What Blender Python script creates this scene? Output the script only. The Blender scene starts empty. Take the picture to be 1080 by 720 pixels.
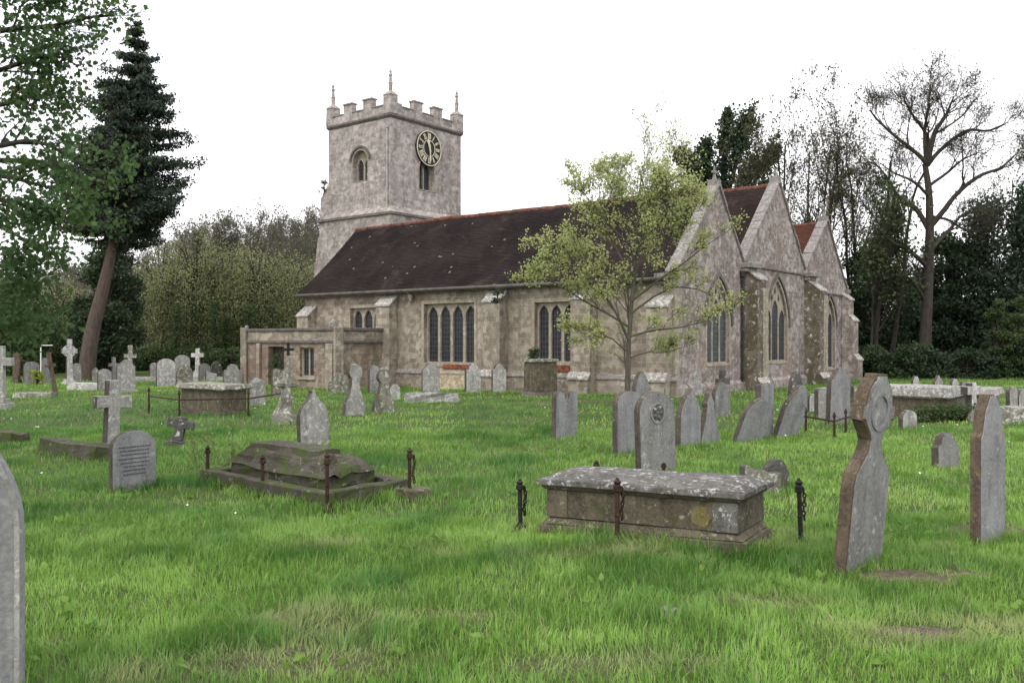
import bpy, bmesh, math, random
import numpy as np
from mathutils import Vector, Matrix

SC = bpy.context.scene
COL = SC.collection
PI = math.pi
F = 930.0          # focal length in photo pixels (photo is 1080 wide)
EYE = 2.2

# ------------------------------------------------------------------ camera
cd = bpy.data.cameras.new('camera'); cam = bpy.data.objects.new('camera', cd); COL.objects.link(cam)
cam.location = (0, 0, EYE); cam.rotation_euler = (PI/2, 0, 0)
cd.sensor_width = 36.0; cd.lens = 36.0*F/1080.0
cd.clip_start = 0.05; cd.clip_end = 3000
SC.camera = cam

# ------------------------------------------------------------------ sky, sun, exposure
SUN_ELEV = math.radians(48); SUN_AZ = math.radians(200)   # azimuth clockwise from +Y
w = bpy.data.worlds.new('World'); SC.world = w; w.use_nodes = True
nt = w.node_tree; nt.nodes.clear()
out = nt.nodes.new('ShaderNodeOutputWorld'); bg = nt.nodes.new('ShaderNodeBackground')
sky = nt.nodes.new('ShaderNodeTexSky'); sky.sky_type = 'NISHITA'; sky.sun_disc = False
sky.sun_elevation = SUN_ELEV; sky.sun_rotation = SUN_AZ
sky.dust_density = 3.0; sky.air_density = 1.0
tc = nt.nodes.new('ShaderNodeTexCoord'); mp = nt.nodes.new('ShaderNodeMapping'); mp.inputs['Scale'].default_value = (1.2, 1.2, 3.0)
nz = nt.nodes.new('ShaderNodeTexNoise'); nz.inputs['Scale'].default_value = 1.6; nz.inputs['Detail'].default_value = 5
rp = nt.nodes.new('ShaderNodeValToRGB'); rp.color_ramp.elements[0].position = 0.30; rp.color_ramp.elements[1].position = 0.52
rp.color_ramp.elements[0].color = (0.30, 0.30, 0.30, 1); rp.color_ramp.elements[1].color = (1, 1, 1, 1)
mx = nt.nodes.new('ShaderNodeMix'); mx.data_type = 'RGBA'
mx.inputs[7].default_value = (12.6, 12.5, 12.9, 1)          # bright overcast cloud
L = nt.links.new
L(tc.outputs['Generated'], mp.inputs['Vector']); L(mp.outputs[0], nz.inputs['Vector']); L(nz.outputs['Fac'], rp.inputs[0])
L(rp.outputs[0], mx.inputs[0]); L(sky.outputs[0], mx.inputs[6]); L(mx.outputs[2], bg.inputs[0]); L(bg.outputs[0], out.inputs[0])
bg.inputs[1].default_value = 0.1
sd = bpy.data.lights.new('sun', 'SUN'); sun = bpy.data.objects.new('sun', sd); COL.objects.link(sun)
sd.energy = 0.8; sd.angle = math.radians(18); sd.color = (1.0, 0.94, 0.86)
sv = Vector((math.sin(SUN_AZ)*math.cos(SUN_ELEV), math.cos(SUN_AZ)*math.cos(SUN_ELEV), math.sin(SUN_ELEV)))
sun.rotation_euler = sv.to_track_quat('Z', 'Y').to_euler(); sun.location = (0, -20, 60)
vs = SC.view_settings; vs.view_transform = 'Standard'; vs.look = 'None'; vs.exposure = 0.58; vs.gamma = 1.0; vs.use_curve_mapping = False
SC.cycles.max_bounces = 6; SC.cycles.diffuse_bounces = 3; SC.cycles.transparent_max_bounces = 8

# ------------------------------------------------------------------ ground height, pixel helpers
def gh(x, y):
    """height of the turf (metres); works on floats and arrays"""
    s, c = np.sin, np.cos
    return (0.035*s(0.9*x+0.4*y+1.3)*c(0.5*y-0.35*x) + 0.028*s(1.9*y-0.8*x+0.7) * c(1.1*x+2.0)
            + 0.014*s(3.7*x+1.1*y)*c(2.9*y-0.6*x+1.0) + 0.05*s(0.21*x+0.6)*s(0.19*y+1.1))
def gz(x, y): return float(gh(x, y))
def ground_at(px, py):
    D = F*EYE/(py-360.0)
    return (px-540)/F*D, D
def pxw(px, py, D):
    return Vector(((px-540)/F*D, D, EYE+(360-py)/F*D))

# ------------------------------------------------------------------ object helpers
def link(o, parent=None):
    COL.objects.link(o)
    if parent is not None: o.parent = parent
    return o
def tag(o, label, cat, group=None):
    o['label'] = label; o['category'] = cat
    if group: o['group'] = group
    return o
def kind(o, k): o['kind'] = k; return o
def empty(name, loc=(0, 0, 0), rz=0.0):
    o = bpy.data.objects.new(name, None); link(o); o.location = loc; o.rotation_euler = (0, 0, rz); o.empty_display_size = 0.3
    return o
def box_uv(me):
    """UVs in metres: along the horizontal tangent and up the face"""
    n = len(me.polygons)
    if n == 0: return
    uvl = me.uv_layers.new(name='UVMap')
    co = np.empty(len(me.vertices)*3, np.float32); me.vertices.foreach_get('co', co); co = co.reshape(-1, 3)
    nor = np.empty(n*3, np.float32); me.polygons.foreach_get('normal', nor); nor = nor.reshape(-1, 3)
    tot = np.empty(n, np.int32); me.polygons.foreach_get('loop_total', tot)
    lv = np.empty(len(me.loops), np.int32); me.loops.foreach_get('vertex_index', lv)
    nl = np.repeat(nor, tot, axis=0)
    t = np.stack([-nl[:, 1], nl[:, 0], np.zeros(len(nl))], 1); ln = np.linalg.norm(t, axis=1)
    flat = ln < 0.05; t[flat] = (1, 0, 0); ln[flat] = 1; t /= ln[:, None]
    b = np.cross(nl, t); p = co[lv]
    uv = np.stack([(p*t).sum(1), (p*b).sum(1)], 1).astype(np.float32)
    uvl.data.foreach_set('uv', uv.ravel())
def obj(name, bm, mat, parent=None, uv=True, smooth=False, bevel=0.0):
    bmesh.ops.recalc_face_normals(bm, faces=bm.faces[:])
    me = bpy.data.meshes.new(name); bm.to_mesh(me); bm.free()
    if uv: box_uv(me)
    me.materials.append(mat)
    if smooth:
        me.polygons.foreach_set('use_smooth', [True]*len(me.polygons))
    o = link(bpy.data.objects.new(name, me), parent)
    if bevel:
        m = o.modifiers.new('bevel', 'BEVEL'); m.width = bevel; m.segments = 2; m.limit_method = 'ANGLE'; m.angle_limit = math.radians(35)
    return o
def np_mesh(name, verts, counts, idx, mat, parent=None, attrs=None, smooth=False):
    """fast mesh from arrays; counts = verts per face"""
    me = bpy.data.meshes.new(name)
    verts = np.asarray(verts, np.float32); idx = np.asarray(idx, np.int32); counts = np.asarray(counts, np.int32)
    me.vertices.add(len(verts)); me.vertices.foreach_set('co', verts.ravel())
    me.loops.add(len(idx)); me.loops.foreach_set('vertex_index', idx)
    me.polygons.add(len(counts))
    st = np.zeros(len(counts), np.int32); st[1:] = np.cumsum(counts)[:-1]
    me.polygons.foreach_set('loop_start', st)
    if smooth: me.polygons.foreach_set('use_smooth', np.ones(len(counts), bool))
    me.update(calc_edges=True)
    for k, (dom, a) in (attrs or {}).items():
        at = me.attributes.new(k, 'FLOAT', dom); at.data.foreach_set('value', np.asarray(a, np.float32))
    me.materials.append(mat)
    return link(bpy.data.objects.new(name, me), parent)

# bmesh adders
def add_box(bm, x0, x1, y0, y1, z0, z1, M=None):
    r = bmesh.ops.create_cube(bm, size=1.0); vs_ = r['verts']
    for v in vs_:
        v.co = Vector((x0 if v.co.x < 0 else x1, y0 if v.co.y < 0 else y1, z0 if v.co.z < 0 else z1))
        if M is not None: v.co = M @ v.co
    return vs_
def plate(bm, outline, holes=(), t=0.5, M=None):
    """2D outline (a,b) with holes, thickness t: local frame a->x, b->z, front face at y=0 and back at y=+t"""
    nv0 = len(bm.verts)
    edges = []
    for loop in [outline]+list(holes):
        vv = [bm.verts.new((a, 0, b)) for a, b in loop]
        for i in range(len(vv)): edges.append(bm.edges.new((vv[i], vv[(i+1) % len(vv)])))
    r = bmesh.ops.triangle_fill(bm, use_beauty=True, use_dissolve=False, edges=edges)
    fs = [g for g in r['geom'] if isinstance(g, bmesh.types.BMFace)]
    e = bmesh.ops.extrude_face_region(bm, geom=fs)
    for g in e['geom']:
        if isinstance(g, bmesh.types.BMVert): g.co.y += t
    # the original faces stay as the front
    keep = [f for f in fs if f.is_valid]
    if not keep:
        pass
    bm.verts.ensure_lookup_table()
    if M is not None:
        for v in bm.verts[nv0:]: v.co = M @ v.co
def frame(origin, ax, nrm_in):
    """matrix for plate(): x axis ax, z up, y = direction into the wall"""
    ax = Vector(ax); n = Vector(nrm_in)
    return Matrix(((ax.x, n.x, 0, origin[0]), (ax.y, n.y, 0, origin[1]), (ax.z, n.z, 1, origin[2]), (0, 0, 0, 1)))
def add_lathe(bm, prof, seg=10, M=None, caps=True):
    rings = []
    for r, z in prof:
        ring = []
        for k in range(seg):
            a = 2*PI*k/seg; co = Vector((r*math.cos(a), r*math.sin(a), z))
            ring.append(bm.verts.new(M @ co if M is not None else co))
        rings.append(ring)
    for a, b in zip(rings, rings[1:]):
        for k in range(seg): bm.faces.new((a[k], a[(k+1) % seg], b[(k+1) % seg], b[k]))
    if caps:
        bm.faces.new(rings[0][::-1]); bm.faces.new(rings[-1])
def tubes_arrays(branches, sides=None):
    """branches: list of (pts Nx3, radii N) -> verts, counts, idx"""
    V = []; I = []; off = 0
    for pts, rad in branches:
        pts = np.asarray(pts, float); rad = np.asarray(rad, float); n = len(pts)
        k = sides or (9 if rad[0] > 0.12 else 6 if rad[0] > 0.04 else 4 if rad[0] > 0.015 else 3)
        d = np.gradient(pts, axis=0); d /= (np.linalg.norm(d, axis=1)[:, None]+1e-9)
        ref = np.array([0.0, 0, 1]) if abs(d[0][2]) < 0.9 else np.array([1.0, 0, 0])
        a = np.cross(d, ref); a /= (np.linalg.norm(a, axis=1)[:, None]+1e-9); b = np.cross(d, a)
        ang = np.arange(k)*2*PI/k
        ring = pts[:, None, :] + rad[:, None, None]*(a[:, None, :]*np.cos(ang)[None, :, None] + b[:, None, :]*np.sin(ang)[None, :, None])
        V.append(ring.reshape(-1, 3))
        i = np.arange(n-1)[:, None]*k; j = np.arange(k)[None, :]; j2 = (j+1) % k
        q = np.stack([i+j, i+j2, i+k+j2, i+k+j], -1).reshape(-1, 4)+off
        I.append(q); off += n*k
    V = np.concatenate(V); I = np.concatenate(I)
    return V, np.full(len(I), 4), I.ravel()
def tube_obj(name, branches, mat, parent=None, sides=None):
    V, c, i = tubes_arrays(branches, sides)
    return np_mesh(name, V, c, i, mat, parent, smooth=True)
def add_bar(bm, p, q, r=0.02, seg=6):
    p = Vector(p); q = Vector(q); d = q-p
    M = Matrix.Translation(p) @ d.to_track_quat('Z', 'Y').to_matrix().to_4x4()
    add_lathe(bm, [(r, 0), (r, d.length)], seg, M)

# ------------------------------------------------------------------ materials
def nmat(name):
    m = bpy.data.materials.new(name); m.use_nodes = True
    n = m.node_tree; b = n.nodes['Principled BSDF']; b.inputs['Roughness'].default_value = 0.9
    b.inputs['Specular IOR Level'].default_value = 0.25
    return m, n, b
def N(n, t, **kw):
    x = n.nodes.new(t)
    for k, v in kw.items():
        if hasattr(x, k): setattr(x, k, v)
        else: x.inputs[k].default_value = v
    return x
def ramp(n, src, stops):
    r = n.nodes.new('ShaderNodeValToRGB'); e = r.color_ramp.elements
    while len(e) < len(stops): e.new(0.5)
    for el, (p, c) in zip(e, stops):
        el.position = p; el.color = (c, c, c, 1) if isinstance(c, (int, float)) else (*c, 1)
    n.links.new(src, r.inputs[0]); return r.outputs[0]
def mixc(n, fac, a, b, mode='MIX'):
    x = n.nodes.new('ShaderNodeMix'); x.data_type = 'RGBA'; x.blend_type = mode
    for k, v in ((0, fac), (6, a), (7, b)):
        if isinstance(v, (int, float)): x.inputs[k].default_value = v
        elif isinstance(v, tuple): x.inputs[k].default_value = (*v, 1)
        else: n.links.new(v, x.inputs[k])
    return x.outputs[2]
def coords(n, uv=False, scale=(1, 1, 1), rnd=True):
    c = n.nodes.new('ShaderNodeTexCoord'); src = c.outputs['UV' if uv else 'Object']
    m = n.nodes.new('ShaderNodeMapping'); m.inputs['Scale'].default_value = scale; n.links.new(src, m.inputs['Vector'])
    if rnd:
        oi = n.nodes.new('ShaderNodeObjectInfo'); cx = n.nodes.new('ShaderNodeVectorMath'); cx.operation = 'SCALE'
        cx.inputs[0].default_value = (37, 61, 23); n.links.new(oi.outputs['Random'], cx.inputs['Scale'])
        n.links.new(cx.outputs[0], m.inputs['Location'])
    return m.outputs[0]
def noise(n, vec, scale, detail=4, rough=0.55, dist=0.0):
    x = N(n, 'ShaderNodeTexNoise'); x.inputs['Scale'].default_value = scale; x.inputs['Detail'].default_value = detail
    x.inputs['Roughness'].default_value = rough; x.inputs['Distortion'].default_value = dist
    n.links.new(vec, x.inputs['Vector']); return x.outputs['Fac']
def bump(n, b, h, strength=0.4, dist=0.02):
    x = n.nodes.new('ShaderNodeBump'); x.inputs['Strength'].default_value = strength; x.inputs['Distance'].default_value = dist
    n.links.new(h, x.inputs['Height'])
    prev = b.inputs['Normal']
    if prev.is_linked: n.links.new(prev.links[0].from_socket, x.inputs['Normal'])
    n.links.new(x.outputs[0], b.inputs['Normal'])

def stone(name, base, dark, lich=(0.62, 0.62, 0.57), la=0.5, moss=(0.10, 0.12, 0.04), ma=0.45, gold=0.0, sc=1.0):
    """weathered stone; la / ma = share of pale lichen / moss"""
    m, n, b = nmat(name); v = coords(n)
    vs2 = coords(n, scale=(1, 1, 0.16))
    c = mixc(n, ramp(n, noise(n, v, 2.6*sc, 5, 0.6), [(0.32, 0.0), (0.68, 1.0)]), dark, base)
    c = mixc(n, ramp(n, noise(n, vs2, 5.0*sc, 4, 0.6), [(0.46, 0.0), (0.66, 0.65)]), c, tuple(x*0.6 for x in dark))
    c = mixc(n, ramp(n, noise(n, v, 24*sc, 3, 0.6), [(0.4, 0.0), (0.7, 0.35)]), c, tuple(min(1, x*1.5) for x in base))
    c = mixc(n, ramp(n, noise(n, v, 3.1*sc, 5, 0.7, 0.6), [(0.72-0.32*ma, 0.0), (0.80-0.32*ma, 0.85)]), c, moss)
    if gold: c = mixc(n, ramp(n, noise(n, v, 4.7*sc, 4, 0.65, 0.3), [(0.72-0.3*gold, 0.0), (0.8-0.3*gold, 0.8)]), c, (0.23, 0.165, 0.06))
    c = mixc(n, ramp(n, noise(n, v, 7.5*sc, 6, 0.72, 0.4), [(0.70-0.32*la, 0.0), (0.76-0.32*la, 0.85)]), c, lich)
    c = mixc(n, ramp(n, noise(n, v, 11*sc, 5, 0.7, 0.5), [(0.56, 0.0), (0.66, 0.42)]), c, tuple(x*0.6 for x in dark))
    n.links.new(c, b.inputs['Base Color'])
    bump(n, b, noise(n, v, 9*sc, 6, 0.7), 0.5, 0.03); bump(n, b, noise(n, v, 60*sc, 3, 0.6), 0.35, 0.006)
    return m

def masonry(name, c1, c2, mortar, red=0.0, lich=0.4, w_=0.46, h_=0.24, blotch=(0.2, 0.17, 0.15)):
    m, n, b = nmat(name); uv = coords(n, uv=True, rnd=False); v = coords(n, rnd=False)
    d = N(n, 'ShaderNodeTexNoise'); d.inputs['Scale'].default_value = 1.7; d.inputs['Detail'].default_value = 3; n.links.new(v, d.inputs['Vector'])
    ad = n.nodes.new('ShaderNodeVectorMath'); ad.operation = 'MULTIPLY_ADD'; n.links.new(d.outputs['Color'], ad.inputs[0])
    ad.inputs[1].default_value = (0.22, 0.09, 0); n.links.new(uv, ad.inputs[2])
    br = n.nodes.new('ShaderNodeTexBrick'); n.links.new(ad.outputs[0], br.inputs['Vector'])
    br.inputs['Scale'].default_value = 1.0; br.inputs['Brick Width'].default_value = w_; br.inputs['Row Height'].default_value = h_
    br.inputs['Mortar Size'].default_value = 0.016; br.inputs['Mortar Smooth'].default_value = 0.3; br.inputs['Bias'].default_value = -0.15
    br.inputs['Color1'].default_value = (*[x*1.12 for x in c1], 1); br.inputs['Color2'].default_value = (*[x*0.62 for x in c2], 1); br.inputs['Mortar'].default_value = (*mortar, 1)
    # voronoi patches so single stones differ
    vo = n.nodes.new('ShaderNodeTexVoronoi'); vo.inputs['Scale'].default_value = 4.2; n.links.new(ad.outputs[0], vo.inputs['Vector'])
    hs = mixc(n, 0.30, br.outputs['Color'], vo.outputs['Color'], 'SOFT_LIGHT')
    bw = n.nodes.new('ShaderNodeRGBToBW'); n.links.new(vo.outputs['Color'], bw.inputs[0])
    c = mixc(n, ramp(n, bw.outputs[0], [(0.45, 0.0), (0.7, 0.5)]), br.outputs['Color'], blotch)
    c = mixc(n, ramp(n, bw.outputs[0], [(0.2, 0.5), (0.4, 0.0)]), c, tuple(min(1, x*1.35) for x in c1))
    big = noise(n, v, 0.55, 4, 0.6)
    if red: c = mixc(n, ramp(n, noise(n, v, 0.42, 3, 0.5, 0.4), [(0.66-0.17*red, 0.0), (0.74-0.17*red, 0.62)]), c, (0.26, 0.17, 0.135))
    c = mixc(n, ramp(n, big, [(0.35, 0.55), (0.62, 0.0)]), c, tuple(x*0.55 for x in c2))
    vs2 = coords(n, scale=(1, 1, 0.12), rnd=False)
    c = mixc(n, ramp(n, noise(n, vs2, 1.5, 5, 0.65), [(0.52, 0.0), (0.75, 0.6)]), c, (0.085, 0.08, 0.06))
    c = mixc(n, ramp(n, noise(n, v, 2.4, 7, 0.74, 0.4), [(0.73-0.3*lich, 0.0), (0.80-0.3*lich, 0.7)]), c, (0.54, 0.52, 0.47))
    c = mixc(n, ramp(n, noise(n, v, 5.5, 5, 0.7, 0.3), [(0.74-0.26*lich, 0.0), (0.80-0.26*lich, 0.6)]), c, (0.58, 0.56, 0.51))
    c = mixc(n, ramp(n, noise(n, v, 3.3, 5, 0.7, 0.5), [(0.58, 0.0), (0.70, 0.65)]), c, (0.075, 0.068, 0.055))
    c = mixc(n, ramp(n, noise(n, v, 14, 4, 0.7), [(0.45, 0.0), (0.8, 0.4)]), c, tuple(x*0.5 for x in c1))
    n.links.new(c, b.inputs['Base Color'])
    bump(n, b, br.outputs['Fac'], -0.5, 0.03); bump(n, b, noise(n, v, 6, 6, 0.7), 0.6, 0.05)
    return m

def leafmat(name, c1, c2, c3=None, trans=0.35, nscale=0.6):
    """two greens by leaf, a third in patches through the crown"""
    m, n, b = nmat(name); v = coords(n, rnd=True)
    at = n.nodes.new('ShaderNodeAttribute'); at.attribute_name = 'rnd'
    c = mixc(n, at.outputs['Fac'], c1, c2)
    if c3: c = mixc(n, ramp(n, noise(n, v, nscale, 3, 0.6), [(0.45, 0.0), (0.62, 0.8)]), c, c3)
    n.links.new(c, b.inputs['Base Color']); b.inputs['Roughness'].default_value = 0.6; b.inputs['Specular IOR Level'].default_value = 0.2
    if trans:
        tr = n.nodes.new('ShaderNodeBsdfTranslucent'); n.links.new(c, tr.inputs['Color'])
        ms = n.nodes.new('ShaderNodeMixShader'); ms.inputs[0].default_value = trans
        n.links.new(b.outputs[0], ms.inputs[1]); n.links.new(tr.outputs[0], ms.inputs[2])
        n.links.new(ms.outputs[0], n.nodes['Material Output'].inputs['Surface'])
    return m
def bark(name, c1, c2, moss=None):
    m, n, b = nmat(name); v = coords(n, scale=(1, 1, 0.25))
    c = mixc(n, ramp(n, noise(n, v, 9, 5, 0.65), [(0.35, 0.0), (0.65, 1.0)]), c1, c2)
    if moss: c = mixc(n, ramp(n, noise(n, coords(n), 1.5, 4, 0.6), [(0.45, 0.0), (0.6, 0.7)]), c, moss)
    n.links.new(c, b.inputs['Base Color']); bump(n, b, noise(n, v, 14, 5, 0.7), 0.8, 0.05); return m
def plain(name, col, rough=0.8, metal=0.0, var=0.3, sc=8):
    m, n, b = nmat(name); v = coords(n)
    c = mixc(n, ramp(n, noise(n, v, sc, 4, 0.6), [(0.3, 0.0), (0.7, 1.0)]), tuple(x*(1-var) for x in col), tuple(min(1, x*(1+var)) for x in col))
    n.links.new(c, b.inputs['Base Color']); b.inputs['Roughness'].default_value = rough; b.inputs['Metallic'].default_value = metal
    bump(n, b, noise(n, v, sc*4, 3, 0.6), 0.2, 0.005); return m

def roofmat(name, c1, c2, spot=0.5):
    m, n, b = nmat(name); uv = coords(n, uv=True, rnd=False); v = coords(n, rnd=False)
    br = n.nodes.new('ShaderNodeTexBrick'); n.links.new(uv, br.inputs['Vector'])
    br.inputs['Scale'].default_value = 1; br.inputs['Brick Width'].default_value = 0.17; br.inputs['Row Height'].default_value = 0.11
    br.inputs['Mortar Size'].default_value = 0.004; br.inputs['Bias'].default_value = 0.0
    br.inputs['Color1'].default_value = (*c1, 1); br.inputs['Color2'].default_value = (*c2, 1); br.inputs['Mortar'].default_value = (0.012, 0.011, 0.011, 1)
    c = mixc(n, ramp(n, noise(n, v, 0.5, 5, 0.65), [(0.38, 0.0), (0.62, 0.8)]), br.outputs['Color'], tuple(x*0.5 for x in c1))
    c = mixc(n, ramp(n, noise(n, v, 0.8, 6, 0.75, 0.6), [(0.56, 0.0), (0.66, 0.45)]), c, (0.085, 0.072, 0.060))
    c = mixc(n, ramp(n, noise(n, v, 1.1, 5, 0.7), [(0.55, 0.0), (0.72, 0.5)]), c, c2)
    vo = n.nodes.new('ShaderNodeTexVoronoi'); vo.inputs['Scale'].default_value = 1.25; n.links.new(v, vo.inputs['Vector'])
    c = mixc(n, ramp(n, vo.outputs['Distance'], [(0.06, spot), (0.10, 0.0)]), c, (0.42, 0.42, 0.36))
    c = mixc(n, ramp(n, noise(n, v, 16, 4, 0.7), [(0.62, 0.0), (0.72, 0.35)]), c, (0.22, 0.21, 0.19))
    n.links.new(c, b.inputs['Base Color']); bump(n, b, br.outputs['Fac'], -0.6, 0.02)
    b.inputs['Roughness'].default_value = 0.95; b.inputs['Specular IOR Level'].default_value = 0.08; return m

M = {}
M['wall_s'] = masonry('weathered_south_masonry', (0.38, 0.335, 0.27), (0.265, 0.22, 0.175), (0.39, 0.355, 0.29), red=0.25, lich=0.42, blotch=(0.17, 0.14, 0.105))
M['wall_e'] = masonry('pinkish_east_masonry', (0.34, 0.295, 0.28), (0.25, 0.20, 0.185), (0.36, 0.33, 0.30), red=0.5, lich=0.62, blotch=(0.16, 0.115, 0.095), w_=0.36, h_=0.19)
M['tower'] = masonry('grey_tower_masonry', (0.44, 0.40, 0.37), (0.33, 0.29, 0.27), (0.44, 0.41, 0.385), red=0.12, lich=0.55, blotch=(0.25, 0.205, 0.18))
M['brick'] = masonry('porch_masonry', (0.32, 0.265, 0.205), (0.20, 0.155, 0.115), (0.33, 0.29, 0.25), red=0.5, lich=0.4, blotch=(0.19, 0.12, 0.085), w_=0.3, h_=0.14)
M['dressed'] = stone('dressed_church_stone', (0.36, 0.32, 0.25), (0.23, 0.20, 0.155), lich=(0.50, 0.48, 0.43), la=0.45, ma=0.2, sc=0.8)
M['mossy_butt'] = stone('mossy_buttress_stone', (0.20, 0.17, 0.14), (0.11, 0.09, 0.075), la=0.4, ma=0.8, moss=(0.09, 0.085, 0.045), sc=0.5)
M['coping'] = stone('lichened_coping', (0.28, 0.26, 0.24), (0.16, 0.147, 0.135), lich=(0.50, 0.49, 0.46), la=0.42, ma=0.15, sc=1.1)
M['darkmould'] = stone('dark_moulding', (0.17, 0.15, 0.135), (0.085, 0.075, 0.068), lich=(0.3, 0.29, 0.26), la=0.3, ma=0.3, sc=1.2)
M['roof'] = roofmat('old_dark_roof_tiles', (0.036, 0.029, 0.030), (0.050, 0.036, 0.034))
M['roof_red'] = roofmat('red_roof_tiles', (0.15, 0.062, 0.042), (0.10, 0.05, 0.037), 0.3)
M['roof_mid'] = roofmat('brown_roof_tiles', (0.046, 0.035, 0.033), (0.068, 0.043, 0.037), 0.3)
M['ridge'] = plain('red_ridge_tile', (0.135, 0.058, 0.042), 0.9, 0, 0.6, 5)
M['gutter'] = plain('old_gutter', (0.10, 0.09, 0.078), 0.6, 0, 0.4, 3)
M['pipe'] = plain('grey_downpipe', (0.36, 0.35, 0.33), 0.6, 0, 0.25, 3)
M['pipe_dark'] = plain('dark_downpipe', (0.03, 0.028, 0.028), 0.6, 0, 0.4, 3)
M['iron'] = plain('rusty_iron', (0.050, 0.030, 0.022), 0.75, 0.3, 0.6, 18)
M['iron_dark'] = plain('dark_iron', (0.022, 0.021, 0.020), 0.7, 0.3, 0.5, 18)
M['weather'] = stone('pale_weathering_stone', (0.34, 0.32, 0.295), (0.20, 0.185, 0.165), la=0.6, ma=0.15, sc=1.1)
M['gilt'] = plain('clock_gilt', (0.62, 0.58, 0.44), 0.5, 0, 0.06, 6)
M['clock'] = plain('clock_black', (0.018, 0.020, 0.016), 0.6, 0, 0.3, 6)
M['rust_stone'] = stone('rust_stained_stone', (0.42, 0.36, 0.23), (0.30, 0.20, 0.12), lich=(0.55, 0.5, 0.38), la=0.7, moss=(0.22, 0.07, 0.03), ma=0.4, sc=0.9)
M['rust'] = plain('red_brown_sill', (0.19, 0.065, 0.035), 0.9, 0, 0.75, 5)
M['white'] = plain('white_paint', (0.7, 0.7, 0.68), 0.6, 0, 0.1, 5)
# dark leaded glass
m, n, b = nmat('leaded_glass'); uv = coords(n, uv=True, rnd=False)
br = n.nodes.new('ShaderNodeTexBrick'); n.links.new(uv, br.inputs['Vector']); br.offset = 0.0
br.inputs['Brick Width'].default_value = 0.16; br.inputs['Row Height'].default_value = 0.22; br.inputs['Scale'].default_value = 1; br.inputs['Mortar Size'].default_value = 0.009
br.inputs['Color1'].default_value = (0.022, 0.024, 0.030, 1); br.inputs['Color2'].default_value = (0.034, 0.034, 0.042, 1); br.inputs['Mortar'].default_value = (0.09, 0.09, 0.09, 1)
n.links.new(br.outputs['Color'], b.inputs['Base Color']); b.inputs['Roughness'].default_value = 0.4; b.inputs['Specular IOR Level'].default_value = 0.15
bump(n, b, noise(n, uv, 4, 2), 0.5, 0.03); M['glass'] = m
M['glass_blue'] = m.copy(); M['glass_blue'].name = 'bluish_leaded_glass'
for nd in M['glass_blue'].node_tree.nodes:
    if nd.type == 'TEX_BRICK':
        nd.inputs['Color1'].default_value = (0.035, 0.045, 0.048, 1); nd.inputs['Color2'].default_value = (0.05, 0.063, 0.067, 1); nd.inputs['Mortar'].default_value = (0.13, 0.15, 0.15, 1)
# gravestones
M['g_pale'] = stone('pale_lichened_gravestone', (0.34, 0.33, 0.31), (0.20, 0.195, 0.18), lich=(0.52, 0.52, 0.49), la=0.5, ma=0.3, moss=(0.13, 0.13, 0.085))
M['g_grey'] = stone('grey_gravestone', (0.25, 0.248, 0.24), (0.15, 0.148, 0.143), lich=(0.42, 0.42, 0.4), la=0.36, ma=0.35, moss=(0.10, 0.105, 0.07))
M['g_slate'] = stone('slate_grey_gravestone', (0.265, 0.265, 0.268), (0.175, 0.175, 0.178), lich=(0.40, 0.40, 0.385), la=0.25, ma=0.3, moss=(0.085, 0.09, 0.068))
M['g_white'] = stone('whitened_gravestone', (0.44, 0.43, 0.41), (0.27, 0.26, 0.245), la=0.6, ma=0.15, moss=(0.15, 0.15, 0.11))
M['g_moss'] = stone('mossy_gravestone', (0.26, 0.25, 0.215), (0.13, 0.125, 0.10), lich=(0.5, 0.5, 0.46), la=0.52, ma=0.6, moss=(0.11, 0.115, 0.055))
M['g_dark'] = stone('dark_gravestone', (0.115, 0.11, 0.105), (0.065, 0.062, 0.058), la=0.35, ma=0.3)
M['g_brown'] = stone('ochre_crusted_stone', (0.15, 0.115, 0.08), (0.065, 0.05, 0.037), lich=(0.30, 0.28, 0.24), la=0.22, ma=0.55, moss=(0.06, 0.05, 0.035), gold=0.35, sc=1.6)
M['g_ochre'] = stone('ochre_lichen', (0.22, 0.18, 0.06), (0.13, 0.11, 0.05), la=0.3, ma=0.3, sc=2)
M['g_tomb'] = stone('tomb_stone', (0.145, 0.125, 0.09), (0.06, 0.05, 0.036), lich=(0.30, 0.285, 0.235), la=0.36, ma=0.6, moss=(0.065, 0.07, 0.028), gold=0.25, sc=1.5)
M['g_lid'] = stone('lichened_tomb_lid', (0.165, 0.158, 0.145), (0.07, 0.066, 0.06), lich=(0.50, 0.50, 0.49), la=0.46, ma=0.45, moss=(0.065, 0.066, 0.042), sc=1.5)
M['g_mosstomb'] = stone('moss_covered_tomb', (0.10, 0.09, 0.072), (0.04, 0.036, 0.028), lich=(0.30, 0.29, 0.25), la=0.30, ma=0.75, moss=(0.055, 0.075, 0.018), sc=1.1)
M['g_tombwhite'] = stone('white_crusted_lid', (0.32, 0.31, 0.295), (0.14, 0.13, 0.118), lich=(0.54, 0.54, 0.52), la=0.6, ma=0.35, sc=1.6)
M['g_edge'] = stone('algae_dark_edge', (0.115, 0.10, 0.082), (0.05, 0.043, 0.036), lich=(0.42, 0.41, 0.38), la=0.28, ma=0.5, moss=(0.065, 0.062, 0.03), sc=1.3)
M['ink'] = plain('incised_letters', (0.075, 0.078, 0.085), 0.9, 0, 0.2, 20)
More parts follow.
